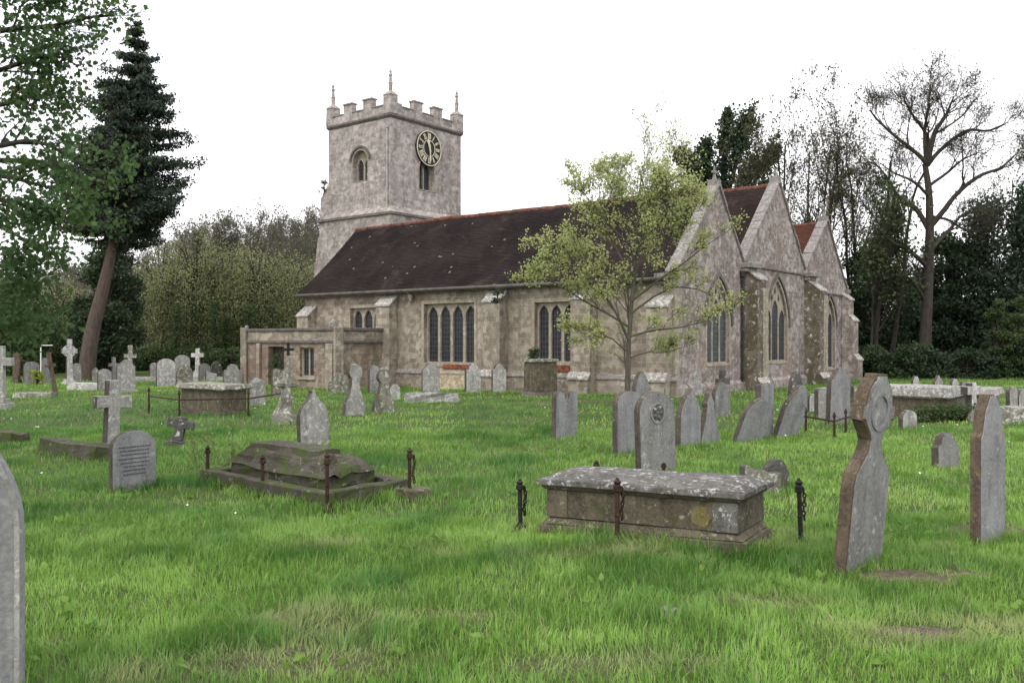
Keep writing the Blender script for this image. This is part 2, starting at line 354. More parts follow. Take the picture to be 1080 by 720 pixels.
# vegetation
M['lf_left'] = leafmat('sycamore_leaves', (0.060, 0.115, 0.038), (0.105, 0.175, 0.055), (0.045, 0.088, 0.036), 0.4, 0.5)
M['lf_conifer'] = leafmat('conifer_sprays', (0.024, 0.042, 0.032), (0.050, 0.072, 0.050), (0.055, 0.060, 0.034), 0.15, 0.45)
M['lf_yew'] = leafmat('yew_leaves', (0.020, 0.038, 0.020), (0.042, 0.066, 0.032), (0.058, 0.082, 0.036), 0.22, 0.5)
M['lf_holm'] = leafmat('grey_green_evergreen', (0.042, 0.064, 0.042), (0.075, 0.10, 0.062), (0.035, 0.055, 0.032), 0.25, 0.4)
M['lf_young'] = leafmat('young_spring_leaves', (0.40, 0.44, 0.17), (0.51, 0.535, 0.24), (0.35, 0.41, 0.15), 0.45, 0.8)
M['lf_willow'] = leafmat('willow_strands', (0.26, 0.285, 0.125), (0.36, 0.38, 0.18), (0.19, 0.22, 0.105), 0.45, 0.35)
M['lf_bush'] = leafmat('dark_hedge_leaves', (0.038, 0.068, 0.026), (0.078, 0.118, 0.042), (0.095, 0.125, 0.052), 0.3, 0.6)
M['lf_ivy'] = leafmat('ivy_leaves', (0.022, 0.044, 0.022), (0.045, 0.075, 0.036), (0.05, 0.08, 0.03), 0.2, 0.5)
M['lf_bud'] = leafmat('bursting_buds', (0.09, 0.085, 0.04), (0.13, 0.13, 0.05), (0.07, 0.08, 0.035), 0.3, 0.6)
M['lf_far'] = leafmat('bare_far_twigs', (0.13, 0.118, 0.095), (0.18, 0.165, 0.125), (0.13, 0.145, 0.08), 0.3, 0.2)
M['lf_lime'] = leafmat('yellow_green_shrub', (0.22, 0.27, 0.03), (0.32, 0.36, 0.05), None, 0.3)
M['lf_dock'] = leafmat('dock_leaves', (0.12, 0.24, 0.04), (0.2, 0.33, 0.07), None, 0.35)
M['lf_weed'] = leafmat('weed_leaves', (0.15, 0.22, 0.07), (0.24, 0.30, 0.11), None, 0.35)
M['bk_dark'] = bark('dark_bark', (0.032, 0.028, 0.023), (0.062, 0.053, 0.044))
M['bk_grey'] = bark('grey_bark', (0.075, 0.066, 0.055), (0.13, 0.115, 0.095), (0.075, 0.082, 0.045))
M['bk_red'] = bark('reddish_bark', (0.062, 0.047, 0.038), (0.115, 0.088, 0.073))
# ================================================================== church (local axes: +X east, +Y north, origin at the south-east corner)
CH = empty('church', (6.31, 34.1, 0.0), math.atan2(-0.616, 0.788))
tag(CH, 'old stone parish church with square battlemented clock tower and three eastern gables', 'church')
Mc = Matrix.Translation((6.31, 34.1, 0)) @ Matrix.Rotation(math.atan2(-0.616, 0.788), 4, 'Z')
MS = frame((0, 0, 0), (1, 0, 0), (0, 1, 0))             # south wall: a = local x (negative to the west)
ME = frame((0, 0, 0), (0, 1, 0), (-1, 0, 0))            # east wall: a = local y
def arch(x0, x1, z0, zt, n=7, pointed=True):
    """arched opening outline, apex at zt"""
    w_ = x1-x0; h = min(w_*(0.86 if pointed else 0.5), (zt-z0)*0.6); zs = zt-h
    pts = [(x0, z0), (x1, z0)]
    if pointed:
        R = (w_*w_/4+h*h)/w_
        a1 = math.acos(max(-1, min(1, (R-w_/2)/R)))
        right = [(x0+w_-R+R*math.cos(a1*i/n), zs+R*math.sin(a1*i/n)) for i in range(n+1)]
        left = [(x0+R-R*math.cos(a1*i/n), zs+R*math.sin(a1*i/n)) for i in range(n)][::-1]
        pts += right+left
    else:
        pts += [((x0+x1)/2+w_/2*math.cos(PI*i/(2*n)), zs+h*math.sin(PI*i/(2*n))) for i in range(2*n+1)]
    return pts
def rect(x0, x1, z0, z1): return [(x0, z0), (x1, z0), (x1, z1), (x0, z1)]
def grow(poly, d):
    """outline pushed outwards by d (polygon, counter-clockwise)"""
    out_ = []; n_ = len(poly)
    for i in range(n_):
        p0 = Vector(poly[i-1]); p = Vector(poly[i]); p1 = Vector(poly[(i+1) % n_])
        e0 = (p-p0).normalized(); e1 = (p1-p).normalized()
        n0 = Vector((e0.y, -e0.x)); n1 = Vector((e1.y, -e1.x)); b_ = n0+n1
        b_ = b_/max(0.4, b_.dot(n0)) if b_.length > 1e-6 else n0
        out_.append((p.x+b_.x*d, p.y+b_.y*d))
    return out_
def window(Mw, opening, lights, recess=0.2, surround=0.17, glass='glass', sname='dressed', th=0.15):
    bm = bmesh.new(); plate(bm, grow(opening, 0.02), lights, th, Mw @ Matrix.Translation((0, recess, 0)))
    wd = obj('window', bm, M[sname], CH)
    bm = bmesh.new(); plate(bm, grow(opening, 0.03), [], 0.03, Mw @ Matrix.Translation((0, recess+th*0.72, 0))); obj('pane', bm, M[glass], wd)
    if surround:
        bm = bmesh.new(); plate(bm, grow(opening, surround), [grow(opening, 0.004)], 0.09, Mw @ Matrix.Translation((0, -0.035, 0)))
        obj('surround', bm, M[sname], wd, bevel=0.015)
    return wd
def lights_row(x0, x1, z0, zt, k, gap=0.13, edge=0.10, apexes=None):
    w_ = (x1-x0-2*edge-(k-1)*gap)/k
    return [arch(x0+edge+i*(w_+gap), x0+edge+i*(w_+gap)+w_, z0+0.06, (zt if apexes is None else apexes[i]), 6) for i in range(k)]

SL = -22.2
winA = rect(-13.35, -10.2, 1.18, 3.98); winB = rect(-18.6, -16.35, 2.55, 3.9); winC = rect(-6.75, -4.75, 1.30, 3.88)
bm = bmesh.new(); plate(bm, rect(SL, -0.501, -0.3, 4.78), [winA, winB, winC], 0.7, MS); obj('south_wall', bm, M['wall_s'], CH)
window(MS, winA, lights_row(-13.35, -10.2, 1.18, 3.86, 4, 0.15, 0.07))
window(MS, winB, lights_row(-18.6, -16.35, 2.55, 3.80, 3, 0.14, 0.07))
window(MS, winC, lights_row(-6.75, -4.75, 1.30, 3.76, 3, 0.14, 0.07))
# rust streaked walling under two windows
bm = bmesh.new(); plate(bm, rect(-12.1, -10.35, 0.92, 1.13), [], 0.06, MS @ Matrix.Translation((0, -0.052, 0))); obj('rusty_sill', bm, M['rust'], CH)
bm = bmesh.new(); plate(bm, rect(-12.45, -10.2, -0.1, 0.82), [], 0.06, MS @ Matrix.Translation((0, -0.175, 0))); obj('rust_stained_panel', bm, M['rust_stone'], CH)
bm = bmesh.new(); plate(bm, rect(-5.7, -4.9, 0.92, 1.2), [], 0.06, MS @ Matrix.Translation((0, -0.052, 0))); obj('rusty_sill', bm, M['rust'], CH)
# east wall with three gables
V1, V2, NE = 6.4, 14.1, 20.9
ow = [(0, -0.3), (NE, -0.3), (NE, 5.15), (17.5, 8.74), (V2, 5.85), (10.6, 9.86), (V1, 5.7), (3.85, 8.75), (0, 4.85)]
we1 = arch(2.75, 4.95, 1.28, 4.75); we2 = arch(9.1, 11.7, 1.25, 5.1); we3 = arch(17.05, 18.85, 0.75, 4.5)
bm = bmesh.new(); plate(bm, ow, [we1, we2, we3], 0.5, ME); obj('gabled_east_wall', bm, M['wall_e'], CH)
def tracery(op, x0, x1, z0, zt, k):
    w_ = x1-x0; spr = zt-w_*0.86; cx = (x0+x1)/2
    f = w_/2.6 if k == 3 else 1.0
    ls = lights_row(x0, x1, z0, 0, k, 0.085, 0.05, [spr+((1.32*f if i == 1 else 0.88*f) if k == 3 else 0.80) for i in range(k)])
    if k == 3:
        for s in (-1, 1):
            c = cx+s*w_*0.165; ls.append([(c, spr+1.16*f), (c+0.15*f, spr+1.36*f), (c-s*0.03, spr+1.68*f), (c-0.15*f, spr+1.36*f)])
        ls.append([(cx, spr+1.52*f), (cx+0.13*f, spr+1.70*f), (cx, spr+2.0*f), (cx-0.13*f, spr+1.70*f)])
    else:
        ls.append([(cx, spr+0.66), (cx+0.22, spr+0.92), (cx, spr+1.36), (cx-0.22, spr+0.92)])
    return ls
window(ME, we1, tracery(we1, 2.75, 4.95, 1.28, 4.75, 3), 0.10, 0.12, 'glass_blue', th=0.07)
window(ME, we2, tracery(we2, 9.1, 11.7, 1.25, 5.1, 3), 0.10, 0.12, th=0.07)
window(ME, we3, tracery(we3, 17.05, 18.85, 0.75, 4.5, 2), 0.12, 0.12, th=0.07)
def hood(op, Mw, mat):
    """hood mould round the arched head"""
    arc = op[2:]; o2 = grow(op, 0.30)[2:]; i2 = grow(op, 0.17)[2:]
    bm = bmesh.new(); plate(bm, o2+i2[::-1], [], 0.14, Mw @ Matrix.Translation((0, -0.09, 0))); obj('hood_mould', bm, M['darkmould'], CH)
hood(we2, ME, None); hood(we3, ME, None); hood(we1, ME, None)
# west and north walls (seen from a step aside)
bm = bmesh.new(); plate(bm, [(0.701, -0.3), (NE-0.7, -0.3), (NE-0.7, 4.6), (17.5, 8.5), (V2, 5.6), (10.6, 9.6), (V1, 5.5), (3.85, 8.5), (0.701, 5.4)], [], 0.6, frame((SL+0.601, 0, 0), (0, 1, 0), (-1, 0, 0))); obj('west_wall', bm, M['wall_s'], CH)
bm = bmesh.new(); plate(bm, rect(SL, -0.501, -0.3, 4.7), [], 0.7, frame((0, NE-0.7, 0), (1, 0, 0), (0, 1, 0))); obj('north_wall', bm, M['wall_s'], CH)

# roofs: real tile courses, each a slightly tilted strip, with a gentle sag
def roof_slope(name, x0, x1, e, r, mat, parent):
    """e, r: (y,z) of eaves and ridge"""
    e = np.array(e, float); r = np.array(r, float); Ls = np.linalg.norm(r-e); nc = int(Ls/0.11); nx = 60
    d = (r-e)/Ls; nrm = np.array([-d[1], d[0]]) if d[0] > 0 else np.array([d[1], -d[0]])
    xs = np.linspace(x0, x1, nx+1); V = []; I = []; rng = np.random.default_rng(int(abs(e[0])*10)+5)
    sag = 0.035*np.sin(xs*0.9)+0.05*np.sin(xs*0.37+1)-0.01
    o_ = 0
    for c in range(nc):
        jit = rng.normal(0, 0.004, nx+1)
        for (s_, lift) in ((c*0.11, 0.030), ((c+1.15)*0.11, 0.004)):
            p = e+d*min(s_, Ls); sg = sag*math.sin(PI*min(1, s_/Ls))
            V.append(np.stack([xs, p[0]+nrm[0]*(lift+sg+jit), p[1]+nrm[1]*(lift+sg+jit)], 1))
        p = e+d*min(c*0.11, Ls); sg = sag*math.sin(PI*c*0.11/Ls)
        V.append(np.stack([xs, p[0]+nrm[0]*(sg+0.002), p[1]+nrm[1]*(sg+0.002)], 1))
        a = np.arange(nx); k = nx+1
        I.append(np.stack([o_+a, o_+a+1, o_+k+a+1, o_+k+a], 1)); I.append(np.stack([o_+2*k+a, o_+2*k+a+1, o_+a+1, o_+a], 1)); o_ += 3*k
    V = np.concatenate(V); I = np.concatenate(I)
    o2 = np_mesh(name, V, np.full(len(I), 4), I.ravel(), mat, parent); box_uv(o2.data)
    # deck below the tiles so no light gets in
    bm = bmesh.new(); q = [bm.verts.new((x, p[0]-nrm[0]*t_, p[1]-nrm[1]*t_)) for t_ in (0.13, 0.23) for x, p in ((x0, e), (x1, e), (x1, r), (x0, r))]
    for f in ((0, 1, 2, 3), (7, 6, 5, 4), (0, 4, 5, 1), (1, 5, 6, 2), (2, 6, 7, 3), (3, 7, 4, 0)): bm.faces.new([q[i] for i in f])
    obj('roof_deck', bm, M['pipe_dark'], o2)
    return o2
W0 = SL-0.22
r1 = roof_slope('roof', W0, -0.43, (-0.38, 4.72), (3.85, 8.63), M['roof'], CH); roof_slope('roof', W0, -0.43, (V1, 5.55), (3.85, 8.63), M['roof'], CH)
roof_slope('roof', W0, -0.43, (V1, 5.55), (10.6, 9.71), M['roof_mid'], CH); roof_slope('roof', W0, -0.43, (V2, 5.7), (10.6, 9.71), M['roof_mid'], CH)
roof_slope('roof', W0, -0.43, (V2, 5.7), (17.5, 8.6), M['roof_red'], CH); roof_slope('roof', W0, -0.43, (NE+0.35, 4.85), (17.5, 8.6), M['roof_red'], CH)
for ry, rz_ in ((3.85, 8.66), (10.6, 9.74), (17.5, 8.63)):
    bm = bmesh.new(); x = W0; random.seed(4)
    while x < -0.75:
        ln = 0.44; dz = random.uniform(-0.012, 0.012)
        Mx = Matrix.Translation((x, ry, rz_-0.035+dz+0.035*math.sin(x*0.37+1)+0.015*math.sin(x*1.1))) @ Matrix.Rotation(PI/2, 4, 'Y')
        add_lathe(bm, [(0.135, 0.005), (0.12, ln-0.02)], 10, Mx); x += ln
    obj('ridge_tiles', bm, M['ridge'], CH)
# eaves gutter + fascia, downpipes
bm = bmesh.new(); add_bar(bm, (W0, -0.47, 4.66), (-0.1, -0.47, 4.62), 0.075, 8); add_box(bm, W0, -0.12, -0.36, -0.30, 4.52, 4.70)
obj('gutter', bm, M['gutter'], CH)
for x in (-14.1, -8.6):
    bm = bmesh.new(); add_lathe(bm, [(0.06, 0), (0.10, 0.1), (0.14, 0.22), (0.14, 0.3)], 8, Matrix.Translation((x, -0.17, 4.15))); add_bar(bm, (x, -0.17, 4.4), (x, -0.45, 4.62), 0.04); obj('rainwater_head', bm, M['dressed'], CH)
def downpipe(p, z0, z1, mat, name='downpipe'):
    bm = bmesh.new(); add_lathe(bm, [(0.05, z0), (0.05, z1), (0.11, z1+0.06), (0.13, z1+0.3)], 8, Matrix.Translation((p[0], p[1], 0)))
    z = z0+0.6
    while z < z1: add_lathe(bm, [(0.07, z), (0.07, z+0.08)], 8, Matrix.Translation((p[0], p[1], 0))); z += 1.4
    obj(name, bm, mat, CH)
bm = bmesh.new(); add_box(bm, -22.85, SL+0.02, 7.6, 13.0, -0.2, 8.3); obj('tower_link', bm, M['tower'], CH)
downpipe((0.08, 6.15), 0.0, 5.0, M['pipe_dark'])
# plinth
bm = bmesh.new(); plate(bm, [(0, -0.3), (0, 0.78), (0.14, 0.66), (0.16, -0.3)], [], 22.34, Matrix(((0, -1, 0, 0.14), (-1, 0, 0, 0.0), (0, 0, 1, 0), (0, 0, 0, 1)))); obj('plinth', bm, M['wall_s'], CH)
bm = bmesh.new(); plate(bm, [(0.004, 0.79), (0.19, 0.66), (0.19, 0.72), (0.004, 0.88)], [], 22.34, Matrix(((0, -1, 0, 0.14), (-1, 0, 0, 0.0), (0, 0, 1, 0), (0, 0, 0, 1)))); obj('plinth_ledge', bm, M['coping'], CH)
bm = bmesh.new(); plate(bm, [(0, -0.3), (0, 0.50), (0.14, 0.36), (0.14, -0.3)], [], 20.9, Matrix(((1, 0, 0, 0), (0, 1, 0, 0.0), (0, 0, 1, 0), (0, 0, 0, 1)))); obj('plinth', bm, M['wall_e'], CH)

# buttresses: side profile swept across the width
def buttress(pos, outdir, width, steps, mat, capmat='coping', name='buttress'):
    """pos: local xy of the centre on the wall face; steps: list (projection, ztop_front) from the ground up, weathered tops"""
    o_ = Vector((outdir[0], outdir[1], 0)); s_ = Vector((-o_.y, o_.x, 0))
    Mb = Matrix(((o_.x, s_.x, 0, pos[0]-s_.x*width/2), (o_.y, s_.y, 0, pos[1]-s_.y*width/2), (0, 0, 1, 0), (0, 0, 0, 1)))
    prof = [(0, -0.3), (steps[0][0], -0.3)]; caps = []
    for i, (p, z) in enumerate(steps):
        nx = steps[i+1][0] if i+1 < len(steps) else 0.0
        rise = (p-nx)*(1.0 if nx else 0.75)
        prof += [(p, z), (nx, z+rise)]; caps.append((p, z, nx, z+rise))
    bm = bmesh.new(); plate(bm, prof, [], width, Mb); bo = obj(name, bm, mat, CH, bevel=0.02)
    for (p, z, nx, z2) in caps:
        bm = bmesh.new(); plate(bm, [(p+0.06, z-0.09), (p+0.06, z+0.0), (nx+0.004, z2+0.07), (nx+0.004, z2-0.02), (p, z-0.06)], [], width+0.10, Mb @ Matrix.Translation((0, -0.05, 0)))
        obj('weathering', bm, M['weather'], bo, bevel=0.015)
    return bo
S_, E_ = (0, -1), (1, 0)
for x in (-15.6, -8.7, -4.0): buttress((x, 0), S_, 0.95, [(0.80, 0.72), (0.62, 4.0)], M['wall_s'])
buttress((-0.55, 0), S_, 0.9, [(0.72, 0.72), (0.5, 3.6)], M['wall_s'])
buttress((0, V1+0.48), E_, 0.95, [(0.85, 0.38), (0.68, 5.0)], M['mossy_butt'])
buttress((0, V2+0.5), E_, 1.0, [(0.95, 0.40), (0.78, 4.85)], M['mossy_butt'])
buttress((0, NE-0.45), E_, 0.9, [(0.9, 1.2), (0.66, 3.4), (0.4, 4.6)], M['wall_e'])
buttress((-0.5, NE), (0, 1), 0.9, [(0.95, 1.2), (0.66, 3.4), (0.4, 4.5)], M['wall_e'])
buttress((SL+0.45, 0), S_, 0.9, [(0.8, 1.0), (0.6, 3.6)], M['wall_s'])
# pale quoins on the buttresses' north-east corners
for y0, pr in ((V1+0.60, 0.68), (V2+0.62, 0.78)):
    bm = bmesh.new(); z = 0.42; k = 0; random.seed(8)
    while z < 4.5:
        h = random.uniform(0.24, 0.36); d = 0.34 if k % 2 else 0.24
        add_box(bm, pr-0.02, pr+0.012, y0, y0+0.60+(0.03 if k % 2 else 0), z, z+h-0.012); z += h; k += 1
    obj('quoins', bm, M['dressed'], CH)
for x_, y_, ax in ((0, 0, 'e'),):
    bm = bmesh.new(); z = 0.9; k = 0; random.seed(3)
    while z < 4.5:
        h = random.uniform(0.26, 0.4); d = 0.55 if k % 2 else 0.32
        add_box(bm, -0.10, 0.014, -0.014, d, z, z+h-0.012); z += h; k += 1
    obj('quoins', bm, M['dressed'], CH)
# gable copings, kneelers, apex crosses
def coping(p, q, name='gable_coping'):
    """p,q: (y,z) ends of one gable slope on the east wall"""
    p = Vector((p[0], p[1])); q = Vector((q[0], q[1])); d = (q-p); Ln = d.length; d /= Ln
    n_ = Vector((-d.y, d.x)) if d.x > 0 else Vector((d.y, -d.x))
    bm = bmesh.new(); s = 0.0; random.seed(int(p.x*7))
    while s < Ln:
        l_ = min(random.uniform(0.55, 0.95), Ln-s); a = p+d*(s+0.006); b_ = p+d*(s+l_-0.006); j = random.uniform(-0.015, 0.02)
        vv = []
        for x in (-0.44, 0.09+j):
            for c_, hgt in ((a, 0.0), (b_, 0.0), (b_, 0.11+j), (a, 0.11+j)): vv.append(bm.verts.new((x, c_.x+n_.x*(hgt+0.004), c_.y+n_.y*(hgt+0.004))))
        for f in ((0, 1, 2, 3), (7, 6, 5, 4), (0, 4, 5, 1), (1, 5, 6, 2), (2, 6, 7, 3), (3, 7, 4, 0)): bm.faces.new([vv[i] for i in f])
        s += l_
    obj(name, bm, M['coping'], CH, bevel=0.02)
for a, b_ in (((0, 4.85), (3.85, 8.75)), ((V1, 5.7), (3.85, 8.75)), ((V1, 5.7), (10.6, 9.86)), ((V2, 5.85), (10.6, 9.86)), ((V2, 5.85), (17.5, 8.74)), ((NE, 5.15), (17.5, 8.74))): coping(a, b_)
for y, z, wd in ((-0.15, 4.62, 0.5), (V1+0.35, 5.45, 1.15), (V2+0.4, 5.5, 1.15), (NE+0.05, 4.95, 0.5)):
    bm = bmesh.new(); add_box(bm, -0.72, 0.55 if wd > 1 else 0.16, y-wd/2, y+wd/2, z, z+0.22); add_box(bm, -0.7, 0.3 if wd > 1 else 0.12, y-wd/2+0.06, y+wd/2-0.06, z-0.18, z-0.002); obj('kneeler', bm, M['coping'], CH, bevel=0.03)
for y, z, h in ((3.85, 8.75, 0.8), (10.6, 9.86, 0.65), (17.5, 8.74, 0.85)):
    bm = bmesh.new(); add_box(bm, -0.42, 0.07, y-0.15, y+0.15, z+0.02, z+0.26)
    add_lathe(bm, [(0.12, 0.26), (0.08, 0.38), (0.055, 0.5), (0.05, h), (0.02, h+0.05)], 8, Matrix.Translation((-0.17, y, z)))
    add_box(bm, -0.22, -0.12, y-0.2, y+0.2, z+h-0.26, z+h-0.16); obj('gable_cross', bm, M['coping'], CH, bevel=0.01)
# string courses across the gables
for y0, y1, z in ((V1+1.0, V2-0.2, 5.55), (V2+1.05, NE-0.1, 4.75)):
    bm = bmesh.new(); add_box(bm, -0.02, 0.09, y0, y1, z, z+0.09); obj('string_course', bm, M['darkmould'], CH, bevel=0.015)

# ---------------- tower
TX, TY = -22.95, 7.07; TW, TD = 5.7, 6.5           # east face x, south face y, size along x and y
bm = bmesh.new()
Z0, Z1 = 10.0, 15.8
sw = arch(TX-3.35, TX-2.05, 12.3, 14.2, 6, False); ew = arch(TY+2.5, TY+3.9, 11.85, 14.2, 6, True)
plate(bm, rect(TX-TW, TX, Z0-0.4, Z1+0.3), [sw], 0.6, frame((0, TY, 0), (1, 0, 0), (0, 1, 0)))
plate(bm, rect(TY+0.601, TY+TD-0.601, Z0-0.4, Z1+0.3), [ew], 0.6, frame((TX, 0, 0), (0, 1, 0), (-1, 0, 0)))
plate(bm, rect(TX-TW, TX, Z0-0.4, Z1+0.3), [], 0.6, frame((0, TY+TD-0.6, 0), (1, 0, 0), (0, 1, 0)))
plate(bm, rect(TY+0.601, TY+TD-0.601, Z0-0.4, Z1+0.3), [], 0.6, frame((TX-TW+0.6, 0, 0), (0, 1, 0), (-1, 0, 0)))
add_box(bm, TX-TW+0.6, TX-0.6, TY+0.6, TY+TD-0.6, Z1-0.3, Z1+0.1)
tw = obj('tower', bm, M['tower'], CH)
bm = bmesh.new()   # wider lower stage, slightly battered
def tapered(bm, x0, x1, y0, y1, z0, z1, b0, b1):
    vv = [bm.verts.new(c) for c in ((x0-b0, y0-b0, z0), (x1+b0, y0-b0, z0), (x1+b0, y1+b0, z0), (x0-b0, y1+b0, z0), (x0-b1, y0-b1, z1), (x1+b1, y0-b1, z1), (x1+b1, y1+b1, z1), (x0-b1, y1+b1, z1))]
    for f in ((3, 2, 1, 0), (4, 5, 6, 7), (0, 1, 5, 4), (1, 2, 6, 5), (2, 3, 7, 6), (3, 0, 4, 7)): bm.faces.new([vv[i] for i in f])
tapered(bm, TX-TW, TX, TY, TY+TD, -0.3, 9.95, 0.5, 0.22); obj('tower_base', bm, M['tower'], CH)
bm = bmesh.new(); tapered(bm, TX-TW, TX, TY, TY+TD, 9.951, 10.11, 0.34, 0.30); obj('string_course', bm, M['darkmould'], CH)
bm = bmesh.new(); tapered(bm, TX-TW, TX, TY, TY+TD, 10.112, 10.5, 0.28, 0.012); obj('tower_offset', bm, M['tower'], CH)
bm = bmesh.new(); tapered(bm, TX-TW, TX, TY, TY+TD, 15.88, 16.02, 0.02, 0.13); tapered(bm, TX-TW, TX, TY, TY+TD, 16.021, 16.14, 0.13, 0.102); obj('string_course', bm, M['darkmould'], CH)
# south-west stair buttress with a plant on its sloping head
bm = bmesh.new()
tapered(bm, TX-TW-0.75, TX-TW+0.5, TY-0.05, TY+1.6, -0.3, 9.0, 0.85, 0.12); tapered(bm, TX-TW-0.72, TX-TW+0.3, TY-0.02, TY+1.4, 8.99, 11.6, 0.1, 0.02)
plate(bm, [(TX-TW-0.74, 11.59), (TX-TW+0.1, 11.59), (TX-TW+0.1, 12.6)], [], 1.4, frame((0, TY-0.02, 0), (1, 0, 0), (0, 1, 0)))
obj('buttress', bm, M['tower'], CH)
bm = bmesh.new(); tapered(bm, TX-TW-0.75, TX-TW+0.4, TY-0.05, TY+1.5, 9.96, 10.14, 0.22, 0.18); obj('string_course', bm, M['darkmould'], CH)
# battlements
def crenel(L_, cw=0.62, mw=0.78):
    """outline along 0..L_, z from 0: wall with 2 merlons between corner pieces"""
    gap = (L_-2*cw-2*mw)/3; zc, zm = 0.50, 1.08; pts = [(0, 0), (L_, 0), (L_, zc+0.2)]
    x = L_-cw; pts += [(x, zc+0.2), (x, zc)]
    for k in range(2):
        x -= gap; pts += [(x, zc), (x, zm)]; x -= mw; pts += [(x, zm), (x, zc)]
    pts += [(cw, zc), (cw, zc+0.2), (0, zc+0.2)]
    return pts, gap
PO = 0.10; zb = 16.141
def batt(L_, Mw):
    pts, gap = crenel(L_)
    bm = bmesh.new(); plate(bm, pts, [], 0.38, Mw); p_ = obj('battlement', bm, M['tower'], CH)
    bm = bmesh.new(); cw, mw = 0.62, 0.78
    for k in range(2):
        x1 = L_-cw-gap*(k+1)-mw*k; add_box(bm, x1-mw-0.05, x1+0.05, -0.06, 0.44, 1.082, 1.17)
    for k in range(3):
        x1 = L_-cw-gap*k-mw*k; add_box(bm, x1-gap+0.012, x1-0.012, -0.06, 0.44, 0.502, 0.57)
    for v in bm.verts: v.co = Mw @ v.co
    obj('battlement_cap', bm, M['coping'], p_)
batt(TW+2*PO, frame((TX-TW-PO, TY-PO, zb), (1, 0, 0), (0, 1, 0)))
batt(TD+2*PO-0.762, frame((TX+PO, TY-PO+0.381, zb), (0, 1, 0), (-1, 0, 0)))
batt(TW+2*PO, frame((TX+PO, TY+TD+PO, zb), (-1, 0, 0), (0, -1, 0)))
batt(TD+2*PO-0.762, frame((TX-TW-PO, TY+TD+PO-0.381, zb), (0, -1, 0), (1, 0, 0)))
for cx, cy, hh in ((TX+PO-0.3, TY-PO+0.3, 1.0), (TX-TW-PO+0.3, TY-PO+0.3, 1.0), (TX+PO-0.3, TY+TD+PO-0.3, 1.0), (TX-TW-PO+0.3, TY+TD+PO-0.3, 1.0)):
    bm = bmesh.new(); tapered(bm, cx-0.31, cx+0.31, cy-0.31, cy+0.31, zb+0.001, zb+1.13, 0.02, 0.0); tapered(bm, cx-0.31, cx+0.31, cy-0.31, cy+0.31, zb+1.131, zb+1.20, 0.04, 0.0); tapered(bm, cx-0.31, cx+0.31, cy-0.31, cy+0.31, zb+1.201, zb+1.38, 0.0, -0.17)
    add_lathe(bm, [(0.15, 0), (0.12, 0.1), (0.13, 0.5), (0.155, 0.55), (0.10, 0.62), (0.085, 0.95), (0.125, 1.0), (0.125, 1.08), (0.065, 1.15), (0.10, 1.25), (0.05, 1.36), (0.01, 1.42)], 8, Matrix.Translation((cx, cy, zb+1.36)))
    obj('pinnacle', bm, M['tower'], CH)
bm = bmesh.new(); add_lathe(bm, [(0.03, 16.1), (0.022, 21.2)], 6, Matrix.Translation((TX-3.6, TY+4.4, 0))); obj('flagpole', bm, M['white'], CH)
# tower windows
MTs = frame((0, TY, 0), (1, 0, 0), (0, 1, 0)); MTe = frame((TX, 0, 0), (0, 1, 0), (-1, 0, 0))
window(MTs, sw, [arch(TX-3.28, TX-2.76, 12.36, 13.7, 5), arch(TX-2.64, TX-2.12, 12.36, 13.7, 5)], 0.34, 0.05)
window(MTe, ew, [arch(TY+2.62, TY+3.12, 11.9, 13.6, 5), arch(TY+3.26, TY+3.78, 11.9, 13.6, 5)], 0.3, 0.08)
hood(sw, MTs, None)
downpipe((TX-0.22, TY-0.08), 9.6, 15.2, M['pipe'])
# clock
cy, cz, cr = TY+3.25, 14.5, 1.12
Mk = Matrix(((0, 0, 1, TX+0.03), (1, 0, 0, cy), (0, 1, 0, cz), (0, 0, 0, 1)))     # x -> north(right), y -> up, z -> out
bm = bmesh.new(); add_lathe(bm, [(cr, 0), (cr, 0.10), (cr-0.02, 0.13)], 48, Mk); ck = obj('clock', bm, M['clock'], CH)
def ringmesh(bm, r0, r1, z0, z1, M_, seg=48):
    pr = [(r0, z0), (r1, z0), (r1, z1), (r0, z1)]; rr = []
    for r, z in pr: rr.append([bm.verts.new(M_ @ Vector((r*math.cos(2*PI*k/seg), r*math.sin(2*PI*k/seg), z))) for k in range(seg)])
    for i in range(4):
        a, b_ = rr[i], rr[(i+1) % 4]
        for k in range(seg): bm.faces.new((a[k], a[(k+1) % seg], b_[(k+1) % seg], b_[k]))
bm = bmesh.new(); ringmesh(bm, cr-0.055, cr, 0.132, 0.165, Mk); ringmesh(bm, 0.50, 0.54, 0.132, 0.16, Mk); obj('dial_ring', bm, M['gilt'], ck)
bm = bmesh.new()
def stroke(bm, M_, x0, y0, x1, y1, w_):
    p = Vector((x0, y0)); q = Vector((x1, y1)); d = (q-p).normalized(); n_ = Vector((-d.y, d.x))*w_/2
    vv = [bm.verts.new(M_ @ Vector((c.x, c.y, z))) for z in (0.0, 0.025) for c in (p-n_, q-n_, q+n_, p+n_)]
    for f in ((3, 2, 1, 0), (4, 5, 6, 7), (0, 1, 5, 4), (1, 2, 6, 5), (2, 3, 7, 6), (3, 0, 4, 7)): bm.faces.new([vv[i] for i in f])
ROM = ['XII', 'I', 'II', 'III', 'IIII', 'V', 'VI', 'VII', 'VIII', 'IX', 'X', 'XI']
wd_ = {'I': 0.075, 'V': 0.15, 'X': 0.15}
